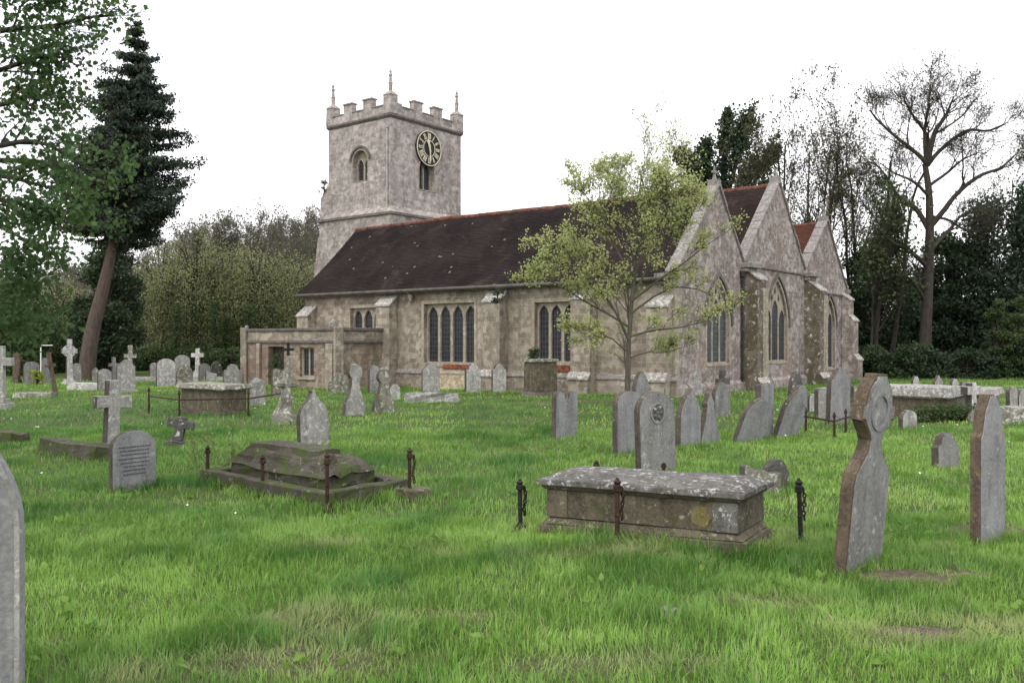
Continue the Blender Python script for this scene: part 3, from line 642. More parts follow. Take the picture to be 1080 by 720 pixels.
for h_, s_ in enumerate(ROM):
    a = -h_*PI/6; Mn = Mk @ Matrix.Translation((0, 0, 0.134)) @ Matrix.Rotation(a, 4, 'Z') @ Matrix.Translation((0, 0.60, 0))
    x = -sum(wd_[c] for c in s_)/2
    for c in s_:
        w_ = wd_[c]
        if c == 'I': stroke(bm, Mn, x+w_/2, 0, x+w_/2, 0.36, 0.042)
        elif c == 'V': stroke(bm, Mn, x+w_/2-0.01, 0, x+0.02, 0.36, 0.05); stroke(bm, Mn, x+w_/2+0.01, 0.001, x+w_-0.02, 0.381, 0.03)
        else: stroke(bm, Mn, x+0.02, 0, x+w_-0.02, 0.38, 0.03); stroke(bm, Mn, x+0.02, 0.38, x+w_-0.02, 0, 0.045)
        x += w_
obj('numerals', bm, M['gilt'], ck)
def hand(ang, ln, wd, z):
    Mh = Mk @ Matrix.Translation((0, 0, z)) @ Matrix.Rotation(-ang, 4, 'Z'); bm = bmesh.new()
    pts = [(-wd/2, -0.25), (wd/2, -0.25), (wd*0.6, ln*0.55), (wd*1.1, ln*0.68), (0, ln), (-wd*1.1, ln*0.68), (-wd*0.6, ln*0.55)]
    a = [bm.verts.new(Mh @ Vector((x, y, 0))) for x, y in pts]; b_ = [bm.verts.new(Mh @ Vector((x, y, 0.02))) for x, y in pts]
    bm.faces.new(b_); bm.faces.new(a[::-1])
    for i in range(len(pts)): bm.faces.new((a[i], a[(i+1) % len(pts)], b_[(i+1) % len(pts)], b_[i]))
    obj('clock_hand', bm, M['gilt'], ck)
hand(math.radians(345), 0.62, 0.13, 0.19); hand(math.radians(178), 0.92, 0.075, 0.225)

# ---------------- low porch / vestry on the south side
PX0, PX1, PY, PH = -22.6, -15.62, -3.64, 2.86
def psouth(bm, o_, h_, t, dy=0): plate(bm, o_, h_, t, frame((0, PY+dy, 0), (1, 0, 0), (0, 1, 0)))
bm = bmesh.new()
door = rect(PX1-4.95, PX1-3.7, -0.31, 1.95); pw = rect(PX1-2.5, PX1-1.45, 0.5, 1.93)
psouth(bm, [(PX0, -0.3), (door[0][0], -0.3), (door[0][0], 1.95), (door[1][0], 1.95), (door[1][0], -0.3), (PX1, -0.3), (PX1, 2.7), (PX0, 2.7)], [pw], 0.4)
plate(bm, rect(PY+0.401, -0.001, -0.3, 2.7), [], 0.4, frame((PX1, 0, 0), (0, 1, 0), (-1, 0, 0)))
plate(bm, rect(PY+0.401, -0.001, -0.3, 2.7), [], 0.4, frame((PX0+0.4, 0, 0), (0, 1, 0), (-1, 0, 0)))
add_box(bm, PX0+0.41, PX1-0.41, PY+0.41, -0.01, 2.3, 2.5)
pc = obj('porch', bm, M['brick'], CH)
bm = bmesh.new(); add_box(bm, PX0-0.08, PX1+0.08, PY-0.10, PY-0.001, 2.12, 2.24); add_box(bm, PX1+0.001, PX1+0.10, PY+0.0, -0.6, 2.12, 2.24); obj('cornice', bm, M['darkmould'], pc, bevel=0.02)
bm = bmesh.new(); add_box(bm, PX0-0.10, PX1+0.10, PY-0.12, PY+0.45, 2.702, 2.84); add_box(bm, PX1-0.44, PX1+0.12, PY+0.451, -0.02, 2.70, 2.86); add_box(bm, PX0-0.1, PX0+0.44, PY+0.451, -0.02, 2.70, 2.83)
obj('parapet_coping', bm, M['darkmould'], pc, bevel=0.03)
bm = bmesh.new(); add_box(bm, PX0-0.002, PX1+0.03, PY-0.03, PY-0.002, 2.245, 2.695); add_box(bm, PX1+0.002, PX1+0.04, PY-0.03, -0.05, 2.245, 2.695); obj('frieze', bm, M['wall_s'], pc)
for x0, x1 in ((PX0-0.08, PX0+0.38), (PX1-0.46, PX1+0.02), (PX0+1.25, PX0+1.5)):
    bm = bmesh.new(); add_box(bm, x0, x1, PY-0.16, PY-0.035, -0.3, 2.10 if x0 > PX0+1 else 2.9); obj('pilaster', bm, M['wall_s'], pc, bevel=0.02)
bm = bmesh.new(); add_box(bm, PX1+0.045, PX1+0.20, PY-0.1, PY+0.4, -0.3, 2.9); obj('pilaster', bm, M['wall_s'], pc, bevel=0.02)
for x_, y_, s in ((PX1-0.12, PY+0.05, 1.0), (PX0+0.15, PY+0.08, 0.45)):
    bm = bmesh.new(); bmesh.ops.create_icosphere(bm, subdivisions=2, radius=0.22*s, matrix=Matrix.Translation((x_, y_, 2.86+0.14*s))); rr = random.Random(4)
    for v in bm.verts: v.co += Vector((rr.uniform(-.04, .04), rr.uniform(-.04, .04), rr.uniform(-.04, .04)))*s
    obj('carved_finial', bm, M['coping'], pc)
bm = bmesh.new(); add_box(bm, pw[0][0]-0.12, pw[1][0]+0.12, PY-0.09, PY+0.2, 0.38, 0.498); obj('window_sill', bm, M['dressed'], pc, bevel=0.01)
def pwin():
    bm = bmesh.new(); x0, x1 = pw[0][0], pw[1][0]
    psouth(bm, grow(pw, 0.02), [rect(x0+0.08, (x0+x1)/2-0.04, 0.58, 1.85), rect((x0+x1)/2+0.04, x1-0.08, 0.58, 1.85)], 0.1, 0.16); wd = obj('window', bm, M['dressed'], CH)
    bm = bmesh.new(); psouth(bm, grow(pw, 0.03), [], 0.03, 0.23); obj('pane', bm, M['glass'], wd)
pwin()
bm = bmesh.new(); psouth(bm, rect(door[0][0]-0.02, door[1][0]+0.02, -0.2, 1.97), [], 0.06, 0.3); obj('door', bm, M['bk_dark'], pc)
# ================================================================== gravestones
YAW = math.radians(52)             # headstones stand square to the church, facing east
def arc(cx, cz, r, a0, a1, n=8): return [(cx+r*math.cos(a0+(a1-a0)*i/n), cz+r*math.sin(a0+(a1-a0)*i/n)) for i in range(n+1)]
def profile(k, W, H):
    h = W/2; b0 = -0.2
    if k == 'round':
        z = H-h*0.72; return [(-h, b0), (h, b0)]+[(h*math.cos(PI*i/12), z+h*0.72*math.sin(PI*i/12)) for i in range(13)]
    if k == 'gothic':
        op = W*0.92; op = min(op, H*0.5); z = H-op; R = (W*W/4+op*op)/W; a1 = math.acos((R-h)/R)
        return [(-h, b0), (h, b0)]+[(h-R+R*math.cos(a1*i/8), z+R*math.sin(a1*i/8)) for i in range(9)]+[(-h+R-R*math.cos(a1*i/8), z+R*math.sin(a1*i/8)) for i in range(8)][::-1]
    if k == 'peak': return [(-h, b0), (h, b0), (h, H-h*0.75), (0.04, H), (-0.04, H), (-h, H-h*0.75)]
    if k == 'flat': return [(-h, b0), (h, b0), (h, H-0.04), (h-0.04, H), (-h+0.04, H), (-h, H-0.04)]
    if k == 'shoulder':
        r = h*0.66; z = H-r; return [(-h, b0), (h, b0), (h, z-0.05), (h-0.05, z), (r+0.01, z)]+arc(0, z, r, 0.0, PI, 10)+[(-r-0.01, z), (-h+0.05, z), (-h, z-0.05)]
    if k == 'scroll':
        r = h*0.42; z = H-r
        return [(-h, b0), (h, b0), (h, z)]+arc(h-r, z, r, 0.1, PI*0.8, 6)+[(0.06, z-0.04), (0, H-0.05), (-0.06, z-0.04)]+arc(-h+r, z, r, PI*0.2, PI-0.1, 6)+[(-h, z)]
    if k == 'ogee':
        z = H-W*0.85
        c = [(h, z), (h*0.97, z+0.16*W), (h*0.78, z+0.36*W), (h*0.42, z+0.52*W), (h*0.18, z+0.66*W), (h*0.10, z+0.76*W), (h*0.15, z+0.80*W), (0, H)]
        return [(-h, b0), (h, b0)]+c+[(-a, b) for a, b in c[:-1]][::-1]
    if k == 'taper':      # wide foot, narrow neck, round head
        n_ = h*0.36; r = h*0.62; z = H-r
        return [(-h, b0), (h, b0), (h*0.9, H*0.22), (h*0.5, H*0.45), (n_, H*0.60), (n_, z-r*0.75)]+arc(0, z, r, -PI*0.30, PI*1.30, 12)+[(-n_, z-r*0.75), (-n_, H*0.60), (-h*0.5, H*0.45), (-h*0.9, H*0.22)]
    if k == 'spear':      # narrow pointed head widening to a broad foot
        return [(-h, b0), (h, b0), (h*0.95, H*0.12), (h*0.55, H*0.45), (h*0.34, H*0.72), (h*0.40, H*0.80), (0, H), (-h*0.40, H*0.80), (-h*0.34, H*0.72), (-h*0.55, H*0.45), (-h*0.95, H*0.12)]
    if k == 'broken': return [(-h, b0), (h, b0), (h, H*0.72), (h*0.45, H*0.70), (h*0.1, H*0.82), (-h*0.5, H*0.86), (-h*0.8, H), (-h, H*0.95)]
    if k == 'latin':
        s = W*0.165; az = H*0.70; ah = W*0.16
        return [(-s*1.15, b0), (s*1.15, b0), (s, az-ah), (h, az-ah*1.05), (h, az+ah*1.05), (s, az+ah), (s, H), (-s, H), (-s, az+ah), (-h, az+ah*1.05), (-h, az-ah*1.05), (-s, az-ah)]
    raise ValueError(k)
def rough(o, amp, seed):
    r = random.Random(seed)
    for v in o.data.vertices:
        v.co += Vector((r.uniform(-amp, amp), r.uniform(-amp, amp)*0.6, r.uniform(-amp, amp)))
def slab_obj(name, prof, t, mat, parent=None, Mx=None, bev=0.014, holes=()):
    bm = bmesh.new(); M0 = Matrix.Translation((0, -t/2, 0)); plate(bm, prof, holes, t, (Mx @ M0) if Mx is not None else M0)
    return obj(name, bm, mat, parent, bevel=bev)
BASES = []
def pose(o, X, Y, yaw, lean=0.0, pitch=0.0, dz=0.0):
    """lean: sideways tilt in the picture (degrees, + to the right); pitch: + leans back"""
    BASES.append((X, Y, yaw)); vd = Vector((X, Y, 0)).normalized()
    R = Matrix.Rotation(math.radians(lean), 4, vd) @ Matrix.Rotation(yaw, 4, 'Z') @ Matrix.Rotation(math.radians(-pitch), 4, 'X')
    o.matrix_world = Matrix.Translation((X, Y, gz(X, Y)+dz)) @ R
def solve_width(xl, xr, D, W0, amax=52, amin=4):
    """yaw whose projected width matches the picture for a stone about W0 wide"""
    r = ((xl+xr)/2-540)/F; px = (xr-xl)*D/F
    f = lambda a: math.cos(a)-r*math.sin(a)
    a = math.radians(amax)
    if W0*f(a) >= px: return a, max(0.3, px/f(a))
    for deg in range(amax, amin-1, -1):
        a = math.radians(deg)
        if W0*f(a) >= px: return a, W0
    return a, px/f(a)
SEED = [100]
def grave(k, xl, xr, yt, yb, mat, label, lean=0, W0=0.78, t=None, pitch=0, name=None, cat='gravestone', group=None, base=None, yaw=None, ins=False, rgh=0.006):
    X, Y = ground_at((xl+xr)/2, yb); a, W = solve_width(xl, xr, Y, W0)
    if yaw is not None: a = math.radians(yaw)
    H = (yb-yt)*Y/F; t = t or max(0.10, min(0.16, 0.11+0.03*H)); SEED[0] += 1
    nm = name or ('stone_cross' if k in ('latin', 'celtic') else 'headstone')
    bz = 0.0
    if base: bz = base*H
    if k == 'celtic':
        prof = profile('latin', W, H-bz)
    else: prof = profile(k, W, H-bz)
    if base:
        root = empty(nm); 
        prof = [(p[0], p[1] if p[1] > 0 else 0.0) for p in prof]
        o = slab_obj('cross' if k in ('latin', 'celtic') else 'slab', prof, t, M[mat], root, Matrix.Translation((0, 0, bz)), rgh and 0.014)
        bw = max(W*0.8, 0.42) if k in ('latin', 'celtic') else W*1.18
        for i, s in enumerate((1.0, 0.7)):
            bm = bmesh.new(); z0 = -0.2 if i == 0 else bz*0.55+0.001
            w2 = bw*s/2; d2 = (bw if k in ('latin', 'celtic') else t*3)*s/2
            vv = [(-w2, -d2, z0), (w2, -d2, z0), (w2, d2, z0), (-w2, d2, z0)]; z1 = bz*0.55 if i == 0 else bz-0.001
            lo = [bm.verts.new(v) for v in vv]; hi = [bm.verts.new((v[0]*0.94, v[1]*0.94, z1)) for v in vv]
            bm.faces.new(lo[::-1]); bm.faces.new(hi)
            for q in range(4): bm.faces.new((lo[q], lo[(q+1) % 4], hi[(q+1) % 4], hi[q]))
            obj('pedestal', bm, M[mat], root, bevel=0.02)
    else:
        o = slab_obj(nm, prof, t, M[mat]); root = o
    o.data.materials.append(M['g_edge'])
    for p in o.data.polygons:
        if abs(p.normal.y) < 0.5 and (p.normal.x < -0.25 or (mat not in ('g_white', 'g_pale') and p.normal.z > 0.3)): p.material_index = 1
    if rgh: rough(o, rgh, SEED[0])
    if k == 'celtic':
        bm = bmesh.new(); ringmesh(bm, W*0.24, W*0.42, -t*0.35, t*0.35, Matrix.Translation((0, 0, bz+(H-bz)*0.70)) @ Matrix.Rotation(PI/2, 4, 'X'), 20)
        obj('cross_ring', bm, M[mat], root)
    if ins:
        r = random.Random(SEED[0]); z = H*0.72
        while z > H*0.22:
            wl = W*r.uniform(0.45, 0.72); x = -wl/2
            bm = bmesh.new()
            while x < wl/2:
                l_ = r.uniform(0.018, 0.05); add_box(bm, x, x+l_*0.75, -t/2-0.003, -t/2+0.004, z, z+0.020); x += l_
            z -= r.choice((0.055, 0.06, 0.085)); obj('inscription_line', bm, M['ink'], root)
    pose(root, X, Y, a, lean, pitch); tag(root, label, cat, group)
    return root

G_ = grave
# ---- left, far
G_('latin', -14, 14, 365, 431, 'g_pale', 'tall grey stone cross on a stepped base at the left edge of the churchyard', W0=0.75, base=0.16, t=0.2, cat='stone cross')
G_('flat', 14, 21, 372, 404, 'g_brown', 'narrow brownish stone post beside the tall cross at the left edge', W0=0.3, base=0.25)
G_('round', 25, 41, 381, 404, 'g_grey', 'low grey rounded headstone under the yellow-green shrub on the far left', W0=0.8)
G_('shoulder', 43, 52, 376, 403, 'g_grey', 'grey stepped headstone below the white bracket pole', W0=0.6, base=0.2)
G_('latin', 54, 64, 371, 417, 'g_brown', 'leaning brown weathered cross in front of the white bracket pole', -9, W0=0.5, t=0.16, cat='stone cross')
G_('celtic', 65, 81, 357, 405, 'g_white', 'tall white Celtic wheel cross left of the leaning conifer trunk', W0=0.75, base=0.12, t=0.18, cat='stone cross')
G_('round', 76, 85, 382, 404, 'g_pale', 'pale rounded headstone tucked behind the white Celtic cross', W0=0.7)
G_('gothic', 97, 104, 387, 401, 'g_pale', 'tiny pointed pale stone at the foot of the conifer trunk', W0=0.5)
G_('round', 103, 117, 390, 412, 'g_pale', 'rounded pale headstone behind the arm of the big lichened cross', W0=0.75)
G_('latin', 115, 125, 376, 403, 'g_grey', 'small grey cross behind the pale peaked headstone by the conifer', W0=0.55, cat='stone cross')
G_('latin', 131, 144, 364, 402, 'g_moss', 'tall mossy cross rising behind the pale peaked headstone', W0=0.6, t=0.16, cat='stone cross')
G_('peak', 123, 142, 380, 414, 'g_pale', 'broad pale headstone with a low peak right of the conifer trunk', W0=0.95, base=0.1)
G_('round', 158, 167, 382, 401, 'g_pale', 'pale headstone half hidden at the left end of the far rounded row', W0=0.7)
G_('round', 165, 184, 378, 407, 'g_white', 'wide whitish rounded headstone behind the iron railing on the left', W0=0.95)
G_('round', 184, 200, 373, 401, 'g_pale', 'tallest rounded pale headstone of the far row behind the chest tomb', W0=0.85)
G_('gothic', 186, 203, 384, 408, 'g_moss', 'darker pointed headstone in front of the tallest rounded one', W0=0.85)
G_('latin', 202, 215, 367, 401, 'g_white', 'white cross on a stepped base above the far chest tomb', W0=0.65, base=0.3, t=0.16, cat='stone cross')
G_('round', 210, 221, 383, 402, 'g_grey', 'grey rounded headstone just right of the white stepped cross', W0=0.7)
G_('broken', 217, 228, 391, 402, 'g_white', 'low slanting white stone fragment beside the white stepped cross', W0=0.7)
G_('gothic', 222, 234, 381, 400, 'g_dark', 'dark pointed headstone left of the porch', W0=0.75)
G_('shoulder', 236, 254, 384, 406, 'g_pale', 'pale shouldered headstone above the right end of the far chest tomb', W0=0.9)
G_('round', 262, 279, 397, 426, 'g_pale', 'pale rounded headstone standing alone before the porch corner', W0=0.8)
G_('scroll', 287, 306, 387, 418, 'g_moss', 'mossy white scroll-topped headstone before the porch doorway', W0=0.8)
# ---- left, middle
G_('round', 117, 163, 454, 517, 'g_slate', 'rounded slate-grey headstone with worn inscription on the near left', W0=0.72, ins=True, base=None, t=0.11)
G_('latin', 98, 135, 405, 480, 'g_pale', 'large lichened grey cross leaning behind the slate headstone', 2, W0=0.78, t=0.2, cat='stone cross')
G_('ogee', 316, 346, 411, 474, 'g_pale', 'pale ogee-topped headstone with a finial at the mossy tomb', -2, W0=0.72, t=0.13)
G_('shoulder', 347, 371, 393, 414, 'g_moss', 'broad low mossy headstone against the porch wall', W0=1.0)
G_('taper', 362, 384, 384, 438, 'g_pale', 'pale round-headed cross with tapering foot in front of the porch', 1, W0=0.75, t=0.18, cat='stone cross')
G_('round', 389, 400, 385, 414, 'g_pale', 'narrow pale headstone behind the dark tapering cross', W0=0.65)
G_('taper', 393, 415, 389, 435, 'g_moss', 'darker mottled tapering cross near the porch buttress', 1.5, W0=0.75, t=0.18, cat='stone cross')
G_('round', 410, 421, 403, 419, 'g_white', 'small white rounded stone beside the dark tapering cross', W0=0.6)
# ---- centre
G_('peak', 445, 463, 383, 417, 'g_pale', 'pale peaked headstone under the left side of the four-light window', W0=0.75, base=0.12)
G_('shoulder', 491, 506, 384, 415, 'g_white', 'white shouldered headstone under the right side of the four-light window', W0=0.72)
G_('shoulder', 519, 533, 384, 414, 'g_white', 'white shouldered headstone in front of the gargoyle buttress', W0=0.66)
G_('broken', 586, 596, 398, 415, 'g_white', 'leaning white stone fragment behind the scroll-topped grey headstone', -8, W0=0.6)
G_('scroll', 584, 606, 411, 461, 'g_slate', 'grey scroll-topped headstone alone in the grass left of the young tree', 1, W0=0.74)
G_('gothic', 668, 683, 392, 440, 'g_grey', 'pointed grey headstone rising behind the paired round stones', W0=0.7)
G_('round', 649, 674, 410, 477, 'g_slate', 'round-topped grey headstone, left of the close pair by the chest tomb', W0=0.8, t=0.14)
rd = G_('round', 674, 710, 411, 497, 'g_grey', 'tall round-topped headstone with a carved roundel behind the chest tomb', -1.5, W0=0.86, t=0.14)
G_('gothic', 715, 736, 412, 470, 'g_slate', 'pointed grey headstone right of the close pair', 1, W0=0.72)
G_('spear', 737, 757, 413, 467, 'g_slate', 'narrow-necked grey headstone spreading to a wide foot', W0=0.74)
G_('gothic', 752, 768, 402, 440, 'g_grey', 'grey pointed headstone by the drainpipe of the south-east gable', W0=0.8)
G_('latin', 756, 768, 391, 432, 'g_dark', 'dark cross behind the pointed headstone near the drainpipe', W0=0.6, cat='stone cross')
G_('flat', 799, 812, 402, 460, 'g_slate', 'flat-topped grey headstone behind the strongly leaning one', 1, W0=0.7)
G_('gothic', 774, 800, 414, 464, 'g_slate', 'pointed grey headstone leaning far to the right', 19, W0=0.74)
G_('gothic', 817, 838, 408, 459, 'g_slate', 'pointed headstone leaning right next to the low iron railing', 17, W0=0.74)
G_('round', 838, 849, 406, 450, 'g_grey', 'grey round headstone behind the leaning one by the railing', W0=0.66)
G_('gothic', 833, 845, 391, 436, 'g_dark', 'dark pointed headstone close to the church buttress', W0=0.7)
G_('round', 852, 861, 416, 434, 'g_white', 'small white rounded stone behind the low iron railing', W0=0.5)
G_('flat', 861, 871, 407, 441, 'g_pale', 'pale narrow slab behind the low iron railing', W0=0.6)
G_('peak', 873, 893, 388, 446, 'g_slate', 'tall pale grey slab in front of the northern gable window', 2, W0=0.85)
G_('broken', 899, 915, 405, 436, 'g_moss', 'broken mossy headstone beside the north-east buttress', W0=0.8)
# ---- right, far
G_('round', 950, 965, 432, 453, 'g_pale', 'little pale-topped headstone in front of the brick chest tomb', W0=0.6)
G_('shoulder', 987, 1008, 455, 494, 'g_grey', 'small grey shouldered headstone alone on the right lawn', -2, W0=0.6, t=0.14)
FAR = 'tiny headstones beyond the white tombs'
G_('round', 962, 968, 396, 409, 'g_white', 'tiny white headstone behind the left part of the long white tomb', W0=0.8, group=FAR)
G_('peak', 985, 993, 395, 409, 'g_pale', 'tiny peaked headstone behind the right part of the long white tomb', W0=0.9, group=FAR)
G_('round', 1003, 1009, 398, 410, 'g_white', 'tiny round stone at the joint of the two flat tombs', W0=0.7, group=FAR)
G_('round', 1013, 1019, 400, 411, 'g_pale', 'tiny round stone behind the second flat tomb', W0=0.7, group=FAR)
G_('round', 1000, 1009, 416, 435, 'g_pale', 'pale small headstone beside the rustic white cross', W0=0.6)
G_('latin', 1017, 1031, 404, 443, 'g_white', 'white rustic cross before the second flat tomb', W0=0.7, base=0.3, t=0.2, cat='stone cross')
G_('round', 1041, 1046, 409, 432, 'g_pale', 'narrow pale headstone directly right of the near right slab', W0=0.5)
G_('round', 1046, 1052, 409, 433, 'g_grey', 'narrow grey headstone in the pair right of the near right slab', W0=0.5)
G_('round', 1063, 1071, 406, 432, 'g_pale', 'pale narrow round headstone against the dark yews', W0=0.6)
G_('round', 1073, 1082, 409, 431, 'g_pale', 'pale headstone at the right edge against the dark yews', W0=0.7)
# ---- the near right slab, pointed with a stepped shoulder
X, Y = ground_at(1041, 573); H = (573-417)*Y/F
hs = 0.29
pr = [(-hs, -0.2), (hs, -0.2), (hs, H*0.72), (hs*0.86, H*0.75), (hs*0.62, H*0.90), (0.06, H), (-0.06, H), (-hs*0.62, H*0.90), (-hs*0.86, H*0.75), (-hs, H*0.72)]
ns = slab_obj('headstone', pr, 0.115, M['g_brown'], None, None, 0.02); rough(ns, 0.006, 5)
bm = bmesh.new(); plate(bm, [(a*0.965, b if b < 0 else b-0.02) for a, b in pr], [], 0.012, Matrix.Translation((0, -0.068, 0))); obj('dressed_face', bm, M['g_slate'], ns, bevel=0.004)
pose(ns, X, Y, math.radians(38), 1.0, 1); tag(ns, 'tall pointed grey headstone with an ochre-crusted edge on the near right', 'gravestone')
# ---- leaning wheel-head stone, near right
X, Y = ground_at(904, 600); H = (600-398)*Y/F*1.02
b_ = 0.38; n_ = 0.13; az = H*0.81
half = [(b_, -0.2), (b_, H*0.44), (b_*0.93, H*0.50), (b_*0.68, H*0.555), (n_*1.2, H*0.61), (n_, H*0.665), (n_*1.3, H*0.70), (0.24, H*0.735), (0.28, H*0.762),
        (0.345, H*0.765), (0.345, H*0.845), (0.285, H*0.848), (0.27, H*0.89), (0.22, H*0.94), (0.15, H*0.972), (0.125, H*0.975), (0.115, H)]
prof = half+[(-a, z) for a, z in half[::-1]]
wc = slab_obj('headstone', prof, 0.12, M['g_brown'], None, None, 0.02); rough(wc, 0.006, 6)
inner = grow(prof, -0.02)
bm = bmesh.new(); plate(bm, [(a, max(z, -0.19)) for a, z in inner], [], 0.012, Matrix.Translation((0, -0.071, 0))); obj('dressed_face', bm, M['g_grey'], wc, bevel=0.004)
bm = bmesh.new(); ringmesh(bm, 0.15, 0.185, -0.012, 0.012, Matrix.Translation((0, -0.073, az)) @ Matrix.Rotation(PI/2, 4, 'X'), 28); obj('carved_wheel', bm, M['g_slate'], wc)
pose(wc, X, Y, math.radians(43), 7.0, 2); tag(wc, 'leaning wheel-cross headstone with an ochre-crusted edge on the near right', 'gravestone')
# ---- cut-off stone at the left edge, very near
fl = slab_obj('headstone', profile('gothic', 0.80, 1.80), 0.12, M['g_slate'], None, None, 0.02); rough(fl, 0.003, 9)
bm = bmesh.new(); p_ = profile('gothic', 0.80, 1.80); plate(bm, p_, [grow(p_, -0.03)], 0.01, Matrix.Translation((0, -0.071, 0))); obj('margin', bm, M['g_pale'], fl, bevel=0.003)
pose(fl, -3.41, 5.35, math.radians(14), 0, 0, 0.0); tag(fl, 'smooth grey pointed headstone cut off by the left picture edge', 'gravestone')
# carved roundel on the tall stone behind the chest tomb
Hrd = max(v.co.z for v in rd.data.vertices)
bm = bmesh.new(); ringmesh(bm, 0.15, 0.18, -0.012, 0.012, Matrix.Translation((0, -0.075, Hrd-0.36)) @ Matrix.Rotation(PI/2, 4, 'X'), 24); obj('carved_roundel', bm, M['g_slate'], rd)
bm = bmesh.new(); add_lathe(bm, [(0.148, 0), (0.148, 0.004)], 24, Matrix.Translation((0, -0.068, Hrd-0.36)) @ Matrix.Rotation(PI/2, 4, 'X')); 
for k in range(5): add_lathe(bm, [(0.045, 0.0), (0.02, 0.025)], 8, Matrix.Translation((0.08*math.cos(k*1.2566), -0.073, Hrd-0.36+0.08*math.sin(k*1.2566))) @ Matrix.Rotation(PI/2, 4, 'X'))
obj('carved_rose', bm, M['g_dark'], rd)
# broken stone and dark pointed stone behind the chest tomb
G_('broken', 783, 820, 487, 521, 'g_moss', 'broken stump of a headstone behind the right end of the chest tomb', W0=0.62, t=0.15)
G_('gothic', 806, 829, 479, 513, 'g_dark', 'dark pointed small headstone behind the broken stump', W0=0.45)
# small dark tilted cross on its base
sc_ = G_('latin', 172, 200, 442, 473, 'g_dark', 'small dark squat cross on a crumbling base on the left lawn', 12, W0=0.5, t=0.16, base=0.2, cat='stone cross')
# rustic rock cross
X, Y = ground_at(299, 447); H = 55*Y/F
rc = empty('stone_cross'); bm = bmesh.new()
rr = random.Random(11); prof = [(0.34, -0.2), (0.33, 0.15*H), (0.22, 0.26*H), (0.16, 0.42*H), (0.12, 0.6*H), (0.12, 0.75*H), (0.10, H)]
add_lathe(bm, prof, 7)
bmesh.ops.subdivide_edges(bm, edges=bm.edges[:], cuts=1)
for v in bm.verts: v.co += Vector((rr.uniform(-1, 1), rr.uniform(-1, 1), rr.uniform(-0.5, 0.5)))*0.035
obj('rustic_shaft', bm, M['g_moss'], rc)
bm = bmesh.new(); add_lathe(bm, [(0.085, -0.34), (0.11, -0.1), (0.11, 0.1), (0.08, 0.34)], 7, Matrix.Translation((0, 0, 0.76*H)) @ Matrix.Rotation(PI/2, 4, 'Y'))
for v in bm.verts: v.co += Vector((rr.uniform(-1, 1), rr.uniform(-1, 1), rr.uniform(-1, 1)))*0.015
obj('arm', bm, M['g_moss'], rc)
pose(rc, X, Y, YAW, 4); tag(rc, 'rough rock-hewn cross crusted with lichen in front of the porch', 'stone cross')
# slim post cross with a dark figure, by the porch door
X, Y = ground_at(304, 424); H = 64*Y/F
pcx = empty('post_cross'); bm = bmesh.new(); add_lathe(bm, [(0.22, -0.1), (0.2, 0.2), (0.09, 0.26), (0.075, H*0.78)], 8); obj('shaft', bm, M['g_moss'], pcx)
bm = bmesh.new(); add_box(bm, -0.05, 0.05, -0.05, 0.05, H*0.781, H); add_box(bm, -0.2, -0.051, -0.045, 0.045, H*0.86, H*0.86+0.1); add_box(bm, 0.051, 0.2, -0.045, 0.045, H*0.86, H*0.86+0.1); obj('cross_head', bm, M['iron_dark'], pcx, bevel=0.01)
pose(pcx, X, Y, math.radians(20)); tag(pcx, 'slim post topped by a dark little cross before the porch window', 'post cross')

# ================================================================== tombs
def prism_ring(bm, a, b, M_=None):
    """join two rectangles (x0,x1,y0,y1,z)"""
    def q(r): return [bm.verts.new(Vector(c)) for c in ((r[0], r[2], r[4]), (r[1], r[2], r[4]), (r[1], r[3], r[4]), (r[0], r[3], r[4]))]
    lo, hi = q(a), q(b)
    bm.faces.new(lo[::-1]); bm.faces.new(hi)
    for k in range(4): bm.faces.new((lo[k], lo[(k+1) % 4], hi[(k+1) % 4], hi[k]))
def R4(hx, hy, z): return (-hx, hx, -hy, hy, z)
def crumble(o, amp, seed, cuts=0, sc=4.0):
    """weathered edges: subdivide and push the vertices about"""
    me = o.data; bm = bmesh.new(); bm.from_mesh(me)
    if cuts: bmesh.ops.subdivide_edges(bm, edges=bm.edges[:], cuts=cuts, use_grid_fill=True)
    from mathutils import noise as nz_
    for v in bm.verts:
        p = v.co*sc+Vector((seed, seed*0.7, 0)); v.co += Vector((nz_.noise(p), nz_.noise(p+Vector((9, 0, 0))), nz_.noise(p+Vector((0, 9, 0)))))*amp
    bmesh.ops.triangulate(bm, faces=[f for f in bm.faces if len(f.verts) > 4])
    bm.to_mesh(me); bm.free()
def post(X, Y, h, label, lean=0, chain=True, group='iron posts round the two near tombs', mat='iron', chain_len=0.3):
    o = empty('railing_post'); bm = bmesh.new()
    add_lathe(bm, [(0.075, -0.1), (0.075, 0.04), (0.045, 0.08), (0.026, 0.11), (0.026, h*0.42), (0.034, h*0.44), (0.026, h*0.46), (0.026, h*0.78), (0.045, h*0.80), (0.045, h*0.88), (0.028, h*0.90), (0.045, h*0.94), (0.02, h*0.97), (0.014, h)], 10)
    obj('shaft', bm, M[mat], o, smooth=False)
    if chain:
        bm = bmesh.new(); z = h*0.80; k = 0
        while z > h*0.80-chain_len:
            ringmesh(bm, 0.011, 0.024, -0.006, 0.006, Matrix.Translation((0.062+0.012*math.sin(k), -0.01, z)) @ Matrix.Rotation(k*PI/2+0.4, 4, 'Z') @ Matrix.Rotation(PI/2, 4, 'X') @ Matrix.Scale(1.5, 4, (0, 1, 0)), 8); z -= 0.048; k += 1
        ringmesh(bm, 0.016, 0.026, -0.007, 0.007, Matrix.Translation((0.05, -0.01, h*0.83)) @ Matrix.Rotation(PI/2, 4, 'X'), 8)
        obj('chain', bm, M[mat], o)
    pose(o, X, Y, 0.6, lean); tag(o, label, 'iron post', group); return o
